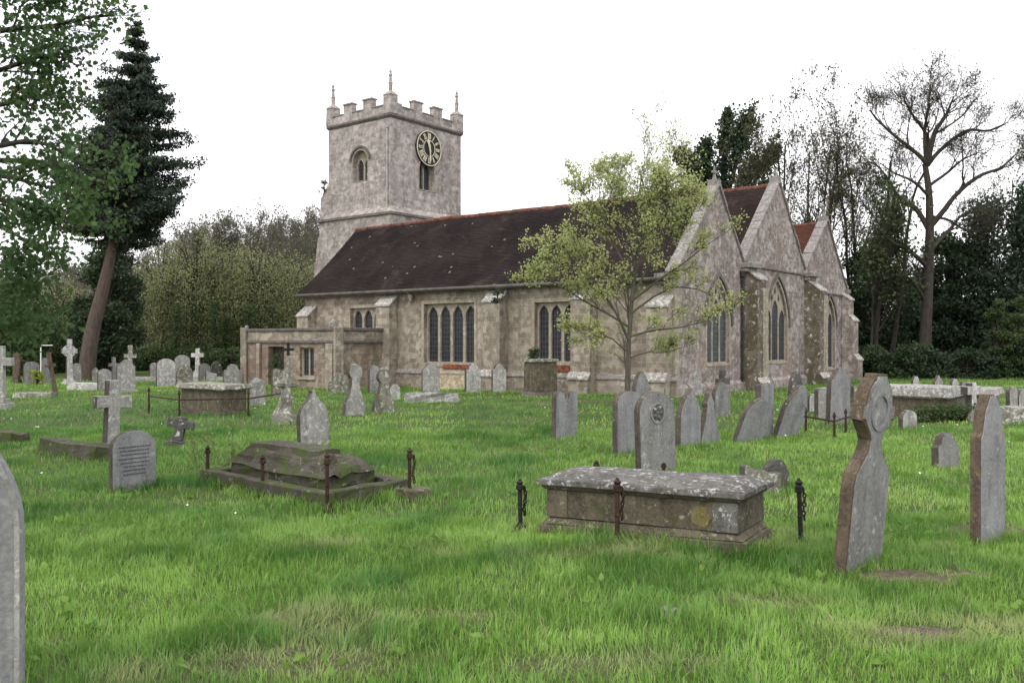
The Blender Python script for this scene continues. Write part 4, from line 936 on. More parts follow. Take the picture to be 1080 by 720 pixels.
# ---- chest tomb, centre right
X0, Y0 = ground_at(780, 587); dl = Vector((-0.853, 0.523)); dr = Vector((0.523, 0.853))
Lt, Wt = 2.25, 0.92
cxy = Vector((X0, Y0))+dl*Lt/2+dr*Wt/2; ang = math.atan2(-dl.y, -dl.x)
ct = empty('chest_tomb'); hx, hy = Lt/2, Wt/2
bm = bmesh.new(); prism_ring(bm, R4(hx+0.10, hy+0.10, -0.2), R4(hx+0.07, hy+0.07, 0.12)); prism_ring(bm, R4(hx+0.04, hy+0.04, 0.122), R4(hx-0.02, hy-0.02, 0.20)); b1 = obj('plinth', bm, M['g_tomb'], ct, bevel=0.012); crumble(b1, 0.03, 3, 3, 5)
bm = bmesh.new(); prism_ring(bm, R4(hx+0.0, hy+0.0, 0.203), R4(hx-0.005, hy-0.005, 0.515)); b2 = obj('chest', bm, M['g_tomb'], ct, bevel=0.01)
bm = bmesh.new(); prism_ring(bm, R4(hx+0.02, hy+0.02, 0.517), R4(hx+0.055, hy+0.055, 0.565)); obj('moulding', bm, M['g_tomb'], ct, bevel=0.012)
bm = bmesh.new(); prism_ring(bm, R4(hx+0.085, hy+0.085, 0.568), R4(hx+0.09, hy+0.09, 0.635)); prism_ring(bm, R4(hx+0.075, hy+0.075, 0.637), R4(hx-0.10, hy-0.16, 0.705)); b3 = obj('lid', bm, M['g_lid'], ct, bevel=0.014); crumble(b3, 0.018, 7, 4, 7)
for sx in (-1, 1):            # pilaster strips on the corners, plain panels between
    for sy in (-1, 1):
        bm = bmesh.new(); prism_ring(bm, (sx*(hx-0.14)-0.135, sx*(hx-0.14)+0.135, sy*(hy-0.003)-0.022, sy*(hy-0.003)+0.022, 0.206), (sx*(hx-0.14)-0.13, sx*(hx-0.14)+0.13, sy*(hy-0.003)-0.022, sy*(hy-0.003)+0.022, 0.513)); obj('corner_pilaster', bm, M['g_lid'] if sx > 0 and sy < 0 else M['g_tomb'], ct, bevel=0.006)
bm = bmesh.new(); rr = random.Random(2); pl = [(0.72+0.10*rr.uniform(0.7, 1.15)*math.cos(k*PI/7), 0.345+0.125*rr.uniform(0.75, 1.1)*math.sin(k*PI/7)) for k in range(14)]
plate(bm, pl, [], 0.012, Matrix.Translation((0, -hy-0.004, 0))); obj('ochre_patch', bm, M['g_ochre'], ct)
ct.location = (cxy.x, cxy.y, gz(cxy.x, cxy.y)-0.02); ct.rotation_euler = (math.radians(-0.6), math.radians(-1.2), ang)
tag(ct, 'low stone chest tomb with a lichen-spotted hipped lid in the near grass', 'chest tomb')
def pst(px, yt, yb, label, **kw):
    x, y = ground_at(px, yb); post(x, y, (yb-yt)*y/F, label, **kw)
pst(549, 502, 557, 'rusty iron post with hanging chain left of the chest tomb', mat='iron_dark', lean=-1)
pst(651, 506, 577, 'rusty iron post in front of the long side of the chest tomb')
pst(845, 501, 573, 'dark iron post with hanging chain right of the chest tomb', mat='iron_dark', lean=-2)
pst(629, 488, 520, 'iron post showing just over the left back edge of the chest tomb', chain=False)
pst(700, 487, 512, 'iron post showing over the middle of the chest tomb lid', chain=False)
# ---- moss covered coped tomb, left
Xn, Yn = ground_at(342, 537); dl = Vector((-0.77, 0.64)); dr = Vector((0.64, 0.77)); Lt, Wt = 3.0, 1.5
c2 = Vector((Xn, Yn))+dl*Lt/2+dr*Wt/2; ang = math.atan2(-dl.y, -dl.x)
mt = empty('coped_tomb'); hx, hy = Lt/2, Wt/2
bm = bmesh.new(); t_ = 0.2
for a in ((-hx, hx, -hy, -hy+t_), (-hx, hx, hy-t_, hy), (-hx, -hx+t_, -hy+t_+0.002, hy-t_-0.002), (hx-t_, hx, -hy+t_+0.002, hy-t_-0.002)): prism_ring(bm, (*a, -0.15), (*a, 0.24))
k1 = obj('kerb', bm, M['g_mosstomb'], mt, bevel=0.02); crumble(k1, 0.03, 2, 3, 4)
bm = bmesh.new(); prism_ring(bm, R4(hx-0.40, hy-0.27, -0.1), R4(hx-0.42, hy-0.28, 0.36)); prism_ring(bm, R4(hx-0.36, hy-0.25, 0.363), R4(hx-0.66, hy-0.42, 0.58)); k2 = obj('coped_slab', bm, M['g_mosstomb'], mt); crumble(k2, 0.085, 5, 5, 5.5)
bm = bmesh.new(); prism_ring(bm, (-0.95, 0.55, -0.26, 0.30, 0.54), (-0.93, 0.53, -0.24, 0.28, 0.65)); k3 = obj('top_slab', bm, M['g_mosstomb'], mt); crumble(k3, 0.04, 8, 3, 5)
mt.location = (c2.x, c2.y, gz(c2.x, c2.y)); mt.rotation_euler = (math.radians(0.5), math.radians(0.8), ang)
tag(mt, 'broken moss-covered coped tomb inside a stone kerb on the near left', 'tomb')
pst(219, 471, 511, 'rusty iron post at the left corner of the mossy tomb kerb', chain=False)
pst(277, 479, 523, 'rusty iron post on the front kerb of the mossy tomb', chain=False)
pst(345, 474, 537, 'tall rusty iron post at the front corner of the mossy tomb', chain=False)
pst(432, 471, 524, 'rusty iron post with a twisted chain at the right end of the mossy tomb', chain_len=0.36)
bm = bmesh.new(); bx, by = ground_at(434, 524); add_box(bm, -0.2, 0.2, -0.16, 0.16, -0.1, 0.15); o = obj('kerb_block', bm, M['g_tomb'], bevel=0.02); crumble(o, 0.02, 4, 2); pose(o, bx+0.03, by-0.06, ang); tag(o, 'square mossy stone block under the right post of the mossy tomb', 'stone block')
# ---- far chest tombs
def far_chest(px, yb, L_, W_, h, label, lidmat, bodymat, yaw=None, lidh=0.14):
    x, y = ground_at(px, yb); o = empty('chest_tomb')
    a = math.atan2(-0.616, 0.788) if yaw is None else yaw
    dl_ = Vector((-math.cos(a), -math.sin(a))); dr_ = Vector((-math.sin(a), math.cos(a)))
    c = Vector((x, y))+dl_*L_/2+dr_*W_/2
    bm = bmesh.new(); prism_ring(bm, R4(L_/2+0.08, W_/2+0.08, -0.2), R4(L_/2+0.05, W_/2+0.05, h*0.14)); obj('plinth', bm, M[bodymat], o, bevel=0.015)
    bm = bmesh.new(); prism_ring(bm, R4(L_/2-0.02, W_/2-0.02, h*0.142), R4(L_/2-0.02, W_/2-0.02, h-lidh-0.05)); obj('chest', bm, M[bodymat], o, bevel=0.01)
    bm = bmesh.new(); prism_ring(bm, R4(L_/2+0.04, W_/2+0.04, h-lidh-0.048), R4(L_/2+0.10, W_/2+0.10, h-lidh)); prism_ring(bm, R4(L_/2+0.13, W_/2+0.13, h-lidh+0.002), R4(L_/2+0.08, W_/2+0.08, h)); l_ = obj('lid', bm, M[lidmat], o, bevel=0.015); crumble(l_, 0.03, px, 3, 4)
    o.location = (c.x, c.y, gz(c.x, c.y)); o.rotation_euler = (0, 0, a); tag(o, label, 'chest tomb'); return o
far_chest(232, 439, 2.1, 0.95, 0.92, 'flat-lidded stone chest tomb with iron rail on the left lawn', 'g_moss', 'g_tomb')
far_chest(1000, 441, 2.15, 1.3, 0.86, 'brown brick-sided chest tomb under a thick white-crusted lid on the right', 'g_tombwhite', 'g_tomb', lidh=0.30)
far_chest(1046, 438, 1.9, 1.2, 0.78, 'second flat tomb with a pale lid right of the white-crusted one', 'g_pale', 'g_grey', lidh=0.2)
# big plain block tomb with a dark wreath on it, below the gargoyle buttress
x, y = ground_at(570, 418); o = empty('pedestal_tomb'); H = 38*y/F
bm = bmesh.new(); prism_ring(bm, R4(0.62, 0.55, -0.2), R4(0.58, 0.5, 0.14)); obj('plinth', bm, M['darkmould'], o, bevel=0.02)
bm = bmesh.new(); prism_ring(bm, R4(0.52, 0.46, 0.142), R4(0.50, 0.44, H-0.12)); obj('block', bm, M['g_tomb'], o, bevel=0.02)
bm = bmesh.new(); prism_ring(bm, R4(0.58, 0.5, H-0.118), R4(0.56, 0.5, H)); obj('lid', bm, M['g_moss'], o, bevel=0.02)
pose(o, x, y, math.radians(30)); tag(o, 'square brown block tomb below the gargoyle buttress', 'block tomb')
# ---- kerbs, stumps, low stones
def low_block(name, px, yb, w_, d_, h, mat, label, cat, yaw=-38, amp=0.04, tiltx=0):
    x, y = ground_at(px, yb); bm = bmesh.new(); prism_ring(bm, R4(w_/2, d_/2, -0.15), R4(w_/2*0.95, d_/2*0.9, h)); o = obj(name, bm, M[mat], bevel=0.01); crumble(o, amp, px, 3, 3.5)
    pose(o, x, y, math.radians(yaw), tiltx); tag(o, label, cat); return o
low_block('fallen_slab', 82, 483, 1.75, 0.5, 0.24, 'g_mosstomb', 'long fallen mossy slab sunk in the grass left of the slate headstone', 'fallen slab', yaw=-28, amp=0.06, tiltx=5)
low_block('fallen_slab', 2, 467, 1.1, 0.5, 0.26, 'g_mosstomb', 'mossy fallen slab at the left edge behind the cut-off headstone', 'fallen slab', yaw=-22, amp=0.06, tiltx=5)
low_block('kerb_tomb', 92, 411, 1.5, 0.9, 0.32, 'g_white', 'low white kerbed grave at the foot of the conifer', 'kerbed grave', yaw=5)
low_block('kerb_tomb', 37, 419, 1.5, 0.7, 0.2, 'g_moss', 'low mossy kerb round the leaning brown cross', 'kerbed grave', yaw=5)
low_block('kerb_tomb', 187, 402, 6.0, 0.4, 0.25, 'g_pale', 'long pale kerb stone behind the far left headstones', 'kerb', yaw=2)
low_block('rubble_base', 456, 424, 2.0, 0.6, 0.3, 'g_pale', 'heap of pale rubble at the foot of the peaked headstone', 'rubble', yaw=-10, amp=0.16)
low_block('stone_kerb', 1070, 446, 2.4, 0.5, 0.42, 'g_moss', 'low rubble kerb with pale stones at the right edge', 'kerb', yaw=3, amp=0.12)
low_block('field_stone', 706, 657, 0.13, 0.1, 0.07, 'g_moss', 'small loose stone lying in the near grass', 'stone', amp=0.02)
low_block('plinth_stone', 722, 418, 1.3, 0.5, 0.85, 'g_pale', 'pale lichened stone slab against the south-east church corner', 'stone slab', yaw=10, amp=0.06)
# ---- iron railings
def railing(pts, h, label):
    o = empty('iron_railing', (pts[0][0], pts[0][1], 0)); bx, by = pts[0]
    for i, (x, y) in enumerate(pts):
        bm = bmesh.new(); z = gz(x, y); add_lathe(bm, [(0.035, z-0.1), (0.025, z+h*0.9), (0.05, z+h*0.93), (0.04, z+h), (0.01, z+h+0.08)], 6, Matrix.Translation((x-bx, y-by, 0))); obj('post', bm, M['iron'], o)
    for i in range(len(pts)-1):
        bm = bmesh.new(); (x, y), (x2, y2) = pts[i], pts[i+1]; add_bar(bm, (x-bx, y-by, gz(x, y)+h*0.72), (x2-bx, y2-by, gz(x2, y2)+h*0.72), 0.024); obj('rail', bm, M['iron'], o)
    tag(o, label, 'railing')
g = ground_at
railing([g(157, 436), g(189, 442), g(262, 440), g(300, 430)], 0.72, 'rusty low iron railing round the flat-lidded chest tomb on the left')
railing([g(836, 452), g(850, 455), g(880, 459), g(892, 455), g(920, 452)], 0.52, 'low dark iron railing among the leaning headstones on the right')
# white bracket pole
x, y = ground_at(43, 404); o = empty('bracket_pole', (x, y, gz(x, y))); H = (404-363)*y/F
bm = bmesh.new(); add_bar(bm, (0, 0, -0.1), (0, 0, H), 0.035); obj('pole', bm, M['white'], o)
bm = bmesh.new(); add_bar(bm, (0.036, 0, H-0.035), (0.62, 0, H-0.035), 0.03); obj('arm', bm, M['white'], o)
tag(o, 'thin white pole with a short side arm on the far left', 'pole')
# ================================================================== trees
def leaf_mesh(name, P, size, mat, parent, rng, shape='leaf', up=0.0, aspect=0.6, axis=None):
    """P: Nx3 leaf positions; every leaf a small folded blade in a random attitude"""
    P = np.asarray(P, float); n = len(P); s = size*rng.uniform(0.6, 1.35, n)
    d = rng.normal(size=(n, 3)); 
    if axis is not None: d = d*0.45+axis
    d[:, 2] += up; d /= np.linalg.norm(d, axis=1)[:, None]
    q = rng.normal(size=(n, 3)); q -= (q*d).sum(1)[:, None]*d; q /= np.linalg.norm(q, axis=1)[:, None]; nn = np.cross(d, q)
    if shape == 'lobed':
        sh = [(0, 0, 0), (0.38, 0.16, .05), (0.30, 0.42, .08), (0.62, 0.52, .12), (0.28, 0.74, .06), (0, 1.1, -.04), (-0.28, 0.74, .06), (-0.62, 0.52, .12), (-0.30, 0.42, .08), (-0.38, 0.16, .05)]
    elif shape == 'leaf': sh = [(0, 0, 0), (0.5, 0.4, .1), (0.28, 0.8, .04), (0, 1.0, -.05), (-0.28, 0.8, .04), (-0.5, 0.4, .1)]
    else: sh = [(0, 0, 0), (0.5, 0.5, .08), (0, 1.0, 0), (-0.5, 0.5, .08)]
    k = len(sh); V = np.empty((n, k, 3))
    for i, (a, b_, c) in enumerate(sh): V[:, i] = P+s[:, None]*(q*a*aspect*1.6+d*b_+nn*c)
    r = np.clip(rng.normal(0.5, 0.27, n), 0, 1)
    return np_mesh(name, V.reshape(-1, 3), np.full(n, k), np.arange(n*k), mat, parent, {'rnd': ('FACE', r)})
def grow_branch(out_, tips, rng, p, d, ln, r, lev, P):
    """recursive limb: P = dict(levels, kids, spread, wander, up, ratio, rratio, minr)"""
    n = max(3, int(4+ln*0.8)) if lev == 0 else (5 if lev < P['levels'] else 4)
    pts = [np.array(p)]; d = np.array(d, float); d /= np.linalg.norm(d); dirs = [d]
    for i in range(n):
        d = d+rng.normal(0, P['wander'], 3)+np.array([0, 0, P['up']*(1 if lev else 0.6)]); d /= np.linalg.norm(d); pts.append(pts[-1]+d*ln/n); dirs.append(d)
    rad = np.linspace(r, max(P['minr'], r*P.get('taper', 0.35)), n+1); out_.append((np.array(pts), rad))
    if lev >= P['levels']: tips.append((pts[-1], d)); tips.append((pts[len(pts)//2], d)); return
    K = P['kids'][min(lev, len(P['kids'])-1)]; K = max(1, int(rng.normal(K, K*0.2)))
    st = P.get('start', 0.3) if lev == 0 else 0.2
    for j in range(K):
        f = st+(1-st)*(j+rng.uniform(0, 0.9))/K; x = f*n; i = min(int(x), n-1); q = pts[i]+(pts[i+1]-pts[i])*(x-i)
        a = rng.normal(size=3); a -= a.dot(dirs[i])*dirs[i]; a /= np.linalg.norm(a); sp = P['spread']*rng.uniform(0.7, 1.25)
        nd = dirs[i]*math.cos(sp)+a*math.sin(sp)
        grow_branch(out_, tips, rng, q, nd, ln*P['ratio']*rng.uniform(0.65, 1.2)*(1.1-0.45*f), max(P['minr'], rad[i]*P['rratio']), lev+1, P)
    tips.append((pts[-1], d))
def tree(name, label, cat, X, Y, barkm, leafm, build, rng, group=None, lsize=0.1, lshape='leaf', leaves_fn=None, **kw):
    root = empty(name, (X, Y, gz(X, Y)-0.05)); out_, tips = [], []
    build(out_, tips, rng)
    tube_obj('trunk', out_, barkm, root)
    P = leaves_fn(tips, rng)
    if len(P): leaf_mesh('crown', P, lsize, leafm, root, rng, lshape, **kw)
    tag(root, label, cat, group); return root
def twiggify(out_, tips, rng, n, ln, r=0.006):
    """fine spray of twigs at every branch end; returns the twig ends"""
    ends = []
    for p, d in tips:
        for k in range(n):
            v = d*0.9+rng.normal(0, 0.55, 3); v /= np.linalg.norm(v); l_ = ln*rng.uniform(0.5, 1.3); m_ = p+v*l_*0.5+rng.normal(0, 0.05*ln, 3); e = p+v*l_+np.array([0, 0, 0.12*l_]); out_.append((np.array([p, m_, e]), np.array([r, r*0.8, r*0.5]))); ends.append((e, v)); ends.append((m_, v))
    return ends
def scatter(tips, rng, per, sig):
    t = np.array([p for p, d in tips]); return np.repeat(t, per, axis=0)+rng.normal(0, sig, (len(t)*per, 3))
def smooth_line(pts, n=14):
    pts = np.array([tuple(p) for p in pts], float); t = np.linspace(0, len(pts)-1, n); i = np.minimum(t.astype(int), len(pts)-2); f = (t-i)[:, None]
    p0 = pts[np.maximum(i-1, 0)]; p1 = pts[i]; p2 = pts[i+1]; p3 = pts[np.minimum(i+2, len(pts)-1)]
    return 0.5*((2*p1)+(-p0+p2)*f+(2*p0-5*p1+4*p2-p3)*f**2+(-p0+3*p1-3*p2+p3)*f**3)
def limb(out_, tips, rng, line, r0, r1, kids, ln, P, root, n=14, start=0.25):
    """a main limb drawn through given points with side branches grown from it"""
    pts = smooth_line(line, n)-np.array(root); pts += np.cumsum(rng.normal(0, 0.02, pts.shape), axis=0)*0.6
    rad = np.linspace(r0, r1, len(pts)); out_.append((pts, rad)); d = np.gradient(pts, axis=0); d /= np.linalg.norm(d, axis=1)[:, None]
    for j in range(kids):
        f = start+(1-start)*(j+rng.uniform(0, 1))/kids; i = min(int(f*(len(pts)-1)), len(pts)-1)
        a = rng.normal(size=3); a -= a.dot(d[i])*d[i]; a /= np.linalg.norm(a); sp = P['spread']*rng.uniform(0.7, 1.3)
        grow_branch(out_, tips, rng, pts[i], d[i]*math.cos(sp)+a*math.sin(sp)+np.array([0, 0, 0.25]), ln*rng.uniform(0.6, 1.25)*(1.15-0.5*f), max(P['minr'], rad[i]*0.5), 1, P)
    tips.append((pts[-1], d[-1]))

# ---- leaning conifer, left
rng = np.random.default_rng(21)
X, Y = ground_at(90, 400); root = empty('conifer_tree', (X, Y, gz(X, Y)-0.05)); rt = np.array((X, Y, gz(X, Y)-0.05))
axis_px = [(90, 402), (97, 352), (108, 308), (117, 268), (124, 220), (131, 160), (140, 95), (147, 24)]
ax3 = smooth_line([pxw(px, py, Y) for px, py in axis_px], 40)-rt
br = [(ax3, np.interp(np.linspace(0, 1, 40), [0, 0.05, 0.35, 1], [0.62, 0.46, 0.32, 0.03]))]
prof = [(22, 1, 1), (34, 9, 7), (55, 18, 14), (75, 26, 22), (92, 42, 36), (112, 40, 50), (140, 46, 58), (165, 56, 66), (190, 60, 70), (215, 46, 66), (240, 40, 60), (258, 26, 56), (266, 4, 30)]
py_ = np.array([p[0] for p in prof]); hl = np.array([p[1] for p in prof]); hr = np.array([p[2] for p in prof])
LP = []; mpp = Y/F
for i in range(430):
    py = rng.triangular(26, 225, 264) if i > 60 else rng.uniform(24, 110)
    zz = EYE+(360-py)*mpp-rt[2]; k = np.argmin(abs(ax3[:, 2]-zz)); p0 = ax3[k]
    az = rng.uniform(0, 2*PI); c, s = math.cos(az), math.sin(az); w_ = np.interp(py, py_, hr if c > 0 else hl)*mpp; dep = np.interp(py, py_, (hl+hr)/2)*mpp*0.95
    ln = math.hypot(c*w_, s*dep)*(1.0+0.16*math.sin(py*0.045+az*3)+0.10*math.sin(py*0.11+az*5+1))*rng.uniform(0.4, 1.08)*(1.0 if rng.random() > 0.15 else 1.14)
    t = np.linspace(0, 1, 7)[:, None]; dirv = np.array([c*w_, s*dep, 0]); dirv = dirv/(np.linalg.norm(dirv)+1e-6)
    pts = p0+t*dirv*ln+np.array([0, 0, 1])*(-0.55*ln*0.5*t**1.3*(1.4-t)+0.10*ln*t**3)+np.cumsum(rng.normal(0, 0.03*ln**0.5, (7, 3)), axis=0)*t
    br.append((pts, np.linspace(0.05, 0.012, 7)))
    nl = int(40+ln*120)
    tt = rng.beta(1.6, 1.1, nl)*6; ii = np.minimum(tt.astype(int), 5); q = pts[ii]+(pts[ii+1]-pts[ii])*(tt-ii)[:, None]
    spread = 0.07+0.115*ln**0.5*(1-0.5*tt/6)
    LP.append(q+rng.normal(0, 1, (nl, 3))*spread[:, None]*np.array([1, 1, 0.55])+np.array([0, 0, -0.08]))
tube_obj('trunk', br, M['bk_red'], root)
leaf_mesh('crown', np.concatenate(LP), 0.20, M['lf_conifer'], root, rng, 'q', up=-0.25, aspect=0.3)
tag(root, 'tall dark leaning conifer with a bare reddish trunk on the left', 'tree')

# ---- generic bushy mass built of sub-clumps (yew, hedge, ivy)
def bushy(name, label, cat, X, Y, W, H, mat, seed, leaves=9000, lsize=0.16, depth=None, clumps=60, zmin=0.05, group=None, shape='round', barkm='bk_dark', up=0.1, lshape='q', sway=0.0, rc=(0.10, 0.17)):
    rng = np.random.default_rng(seed); root = empty(name, (X, Y, gz(X, Y)-0.05)); depth = depth or W
    C = []; br = []
    trunk_top = H*0.86; tp = np.array([[0, 0, 0], [0.05*W*rng.normal()*0.3, 0, H*0.3], [sway*0.5, 0, H*0.6], [sway, 0, trunk_top]]); tp = smooth_line(tp, 10); br.append((tp, np.linspace(max(0.05, H*0.022), 0.02, 10)))
    while len(C) < clumps:
        u = rng.uniform(0, 1); z = zmin+(1-zmin)*u
        if shape == 'round': hw = math.sqrt(max(0.0, 1-(2*max(0.28, u)-0.95)**2/1.12))
        elif shape == 'cone': hw = (1-u)**0.8*0.95+0.04
        elif shape == 'column': hw = 1.0*(1-u**5*0.75)
        elif shape == 'flat': hw = 1.0 if u < 0.75 else 0.8
        a = rng.uniform(0, 2*PI); rr = math.sqrt(rng.uniform(0.08, 1.0))*hw*0.86
        p = np.array([rr*math.cos(a)*W/2+sway*u, rr*math.sin(a)*depth/2, z*H*0.93]); C.append((p, rng.uniform(*rc)*min(W, H)*1.15))
        k = min(9, int(u*7)); br.append((smooth_line([tp[k], (tp[k]+p)/2+np.array([0, 0, 0.05*H*rng.normal()]), p], 6), np.linspace(max(0.02, H*0.007), 0.01, 6)))
    tube_obj('trunk' if cat in ('tree',) else 'stem', br, M[barkm], root)
    sz = np.array([c[1] for c in C]); pr = sz**2/np.sum(sz**2); ci = rng.choice(len(C), leaves, p=pr)
    v = rng.normal(size=(leaves, 3)); v /= np.linalg.norm(v, axis=1)[:, None]; rad = rng.beta(2.6, 1.1, leaves)**0.7*rng.uniform(0.75, 1.25, leaves)
    P = np.array([c[0] for c in C])[ci]+v*(sz[ci]*rad)[:, None]*np.array([1, 1, 0.75]); P[:, 2] = np.maximum(P[:, 2], 0.03)
    leaf_mesh('crown' if cat == 'tree' else 'foliage', P, lsize, M[mat], root, rng, lshape, up=up, aspect=0.45)
    tag(root, label, cat, group); return root
def at_px(px, D): return (px-540)/F*D
# dark ivy-clad lower mass by the conifer trunk
bushy('evergreen_bush', 'dense dark evergreen bush right behind the leaning conifer trunk', 'bush', at_px(114, 58), 58, 4.6, 9.2, 'lf_yew', 31, 15000, 0.22, clumps=80, shape='column')
# yews and hollies on the right
YW = 'dark yews behind the north-east corner of the church'
for i, (px, D, W, H, lab, shp) in enumerate([(925, 60, 5.5, 9.5, 'dark yew close behind the north-east church corner', 'round'), (968, 66, 7, 7.5, 'low broad dark yew under the big bare tree', 'round'),
        (1003, 63, 6.0, 10.5, 'dark evergreen right of the big bare trunk', 'round'), (1040, 62, 7.5, 13.0, 'tallest dark evergreen near the right edge', 'cone'), (1085, 60, 7, 13.5, 'dark evergreen cut by the right picture edge', 'cone'),
        (905, 70, 6, 6.5, 'low dark yew just visible past the church buttress', 'round'), (1130, 66, 9, 13, 'dark evergreen beyond the right picture edge', 'round')]):
    bushy('yew_tree', lab, 'tree', at_px(px, D), D, W, H, 'lf_holm' if i in (3, 4) else 'lf_yew', 40+i, 13500, 0.23, clumps=85, shape=shp, group=YW, zmin=0.03)
for i, (px, D, W, H, lab) in enumerate([(1052, 52, 1.5, 4.9, 'slim clipped yew column near the right edge'), (1074, 52, 1.7, 5.0, 'second clipped yew column at the right edge')]):
    bushy('yew_column', lab, 'tree', at_px(px, D), D, W, H, 'lf_bush', 60+i, 7000, 0.13, clumps=60, shape='column', group='clipped yew columns')
bushy('hedge', 'long dark evergreen hedge closing the right of the churchyard', 'hedge', at_px(1010, 72), 72, 24, 3.4, 'lf_yew', 65, 24000, 0.24, depth=4, clumps=220, shape='flat', rc=(0.16, 0.3))
for i, (px, D, W, H, lab) in enumerate([(918, 53, 3.6, 1.7, 'low dark bush by the north-east corner of the church'), (965, 51, 5.0, 1.9, 'wide dark bush behind the white-crusted tomb'), (1020, 52, 4.6, 1.6, 'lower dark bush behind the second flat tomb'), (1062, 54, 4.2, 2.3, 'dark bush behind the far right headstones'), (1100, 52, 4, 3.0, 'dark bush beyond the right picture edge')]):
    bushy('bush', lab, 'bush', at_px(px, D), D, W, H, 'lf_yew', 140+i, 6500, 0.17, depth=2.6, clumps=50, shape='round', zmin=0.02, rc=(0.16, 0.3), group='dark bushes behind the right tombs')
for i, (px, D, H, W, lab) in enumerate([(186, 66, 5.2, 0.55, 'ivy-clad stem next to the far rounded headstones'), (207, 67, 6.4, 0.5, 'tall ivy-clad stem behind the white stepped cross'), (226, 66, 5.8, 0.6, 'ivy-clad stem in the middle of the left wood'), (239, 67, 4.6, 0.5, 'short ivy-clad stem in the middle of the left wood'), (263, 66, 5.4, 0.6, 'ivy-clad stem left of the porch'), (288, 68, 5.6, 0.55, 'ivy-clad stem above the porch parapet')]):
    bushy('ivy_tree', lab, 'tree', at_px(px, D), D, W, H, 'lf_bush', 160+i, 1500, 0.14, clumps=40, shape='column', rc=(0.45, 0.9), group='ivy-clad stems in the left wood')
bushy('bramble_patch', 'ivy and brambles in front of the two flat tombs on the right', 'undergrowth', at_px(1003, 24.2), 24.2, 3.0, 0.42, 'lf_bush', 66, 4200, 0.07, depth=0.8, clumps=45, shape='flat', rc=(0.3, 0.55))

# ---- ivy-clad tree behind the middle gable
rng = np.random.default_rng(5); D = 68.0; X = at_px(765, D); rt = np.array((X, D, gz(X, D)-0.05)); root = empty('ivy_clad_tree', tuple(rt)); out_, tips = [], []
PB = dict(levels=2, kids=[5, 4], spread=0.8, wander=0.12, up=0.05, ratio=0.6, rratio=0.5, minr=0.012)
lines = [[(764, 380), (765, 290), (765, 215), (764, 160), (767, 118)], [(766, 210), (778, 165), (783, 138), (790, 124)], [(765, 215), (785, 190), (806, 172), (820, 156)], [(765, 230), (748, 190), (744, 150)], [(766, 240), (790, 214), (810, 196)], [(763, 235), (740, 200), (728, 172), (716, 165)]]
IV = []
for j, ln in enumerate(lines):
    l3 = [pxw(px, py, D+rng.uniform(-1.5, 1.5)*(1 if q else 0)) for q, (px, py) in enumerate(ln)]; limb(out_, tips, rng, l3, 0.45 if j == 0 else 0.2, 0.04, 12 if j == 0 else 6, 1.5, PB, rt)
    sl = smooth_line(l3, 60)-rt; sl = sl[(8 if j == 0 else 18):]
    w_ = np.linspace(0.62, 0.20, len(sl))
    k = np.repeat(np.arange(len(sl)), 62); lump = 1+0.75*np.sin(k*0.75+j)*np.sin(k*0.31+2*j); IV.append(sl[k]+rng.normal(0, 1, (len(k), 3))*(w_[k]*lump*0.8)[:, None])
tube_obj('trunk', out_, M['bk_dark'], root); IV.append(scatter(tips, rng, 6, 0.22)); leaf_mesh('crown', np.concatenate(IV), 0.26, M['lf_ivy'], root, rng, 'q', up=0.1, aspect=0.5)
tag(root, 'dark ivy-smothered tree rising behind the middle church gable', 'tree')
# thin paler tree left of it
def slim(name, label, px, D, H, seed, stems, leafm, barkm, lsize, per, sig, group=None, P=None, r=0.14, spread_px=20):
    rng = np.random.default_rng(seed); X = at_px(px, D); root = empty(name, (X, D, gz(X, D)-0.05)); out_, tips = [], []
    P = P or dict(levels=3, kids=[9, 5, 4], spread=0.62, wander=0.08, up=0.10, ratio=0.42, rratio=0.5, minr=0.010, start=0.25)
    for s in range(stems):
        a = rng.uniform(0, 2*PI); lean = rng.uniform(0.06, 0.24) if stems > 1 else 0.02
        grow_branch(out_, tips, rng, (0.3*math.cos(a)*(stems > 1), 0.3*math.sin(a)*(stems > 1), 0), (lean*math.cos(a), lean*math.sin(a), 1), H*rng.uniform(0.85, 1.0), r, 0, P)
    tips = twiggify(out_, tips, rng, 2, 0.7, 0.010)
    tube_obj('trunk', out_, M[barkm], root)
    if per: leaf_mesh('crown', scatter(tips, rng, max(1, per//4), sig*0.55), lsize, M[leafm], root, rng, 'leaf')
    tag(root, label, 'tree', group); return root
slim('slender_tree', 'slender budding tree showing over the nave roof beside the ivy-clad tree', 723, 62, 15.5, 71, 2, 'lf_young', 'bk_grey', 0.14, 5, 0.30)
for i, (px, D, H, lab) in enumerate([(212, 84, 12.5, 'bare twiggy tree over the wood left of its centre'), (246, 88, 13.0, 'bare twiggy tree over the centre of the left wood'), (276, 86, 13.6, 'bare twiggy tree over the wood by the porch'), (306, 90, 14.4, 'bare twiggy tree close to the tower'), (196, 92, 12.6, 'bare twiggy tree over the wood beside the conifer')]):
    slim('bare_tree', lab, px, D, H, 180+i, 3, 'lf_far', 'bk_grey', 0.16, 4, 0.4, 'bare trees over the left wood', r=0.12)

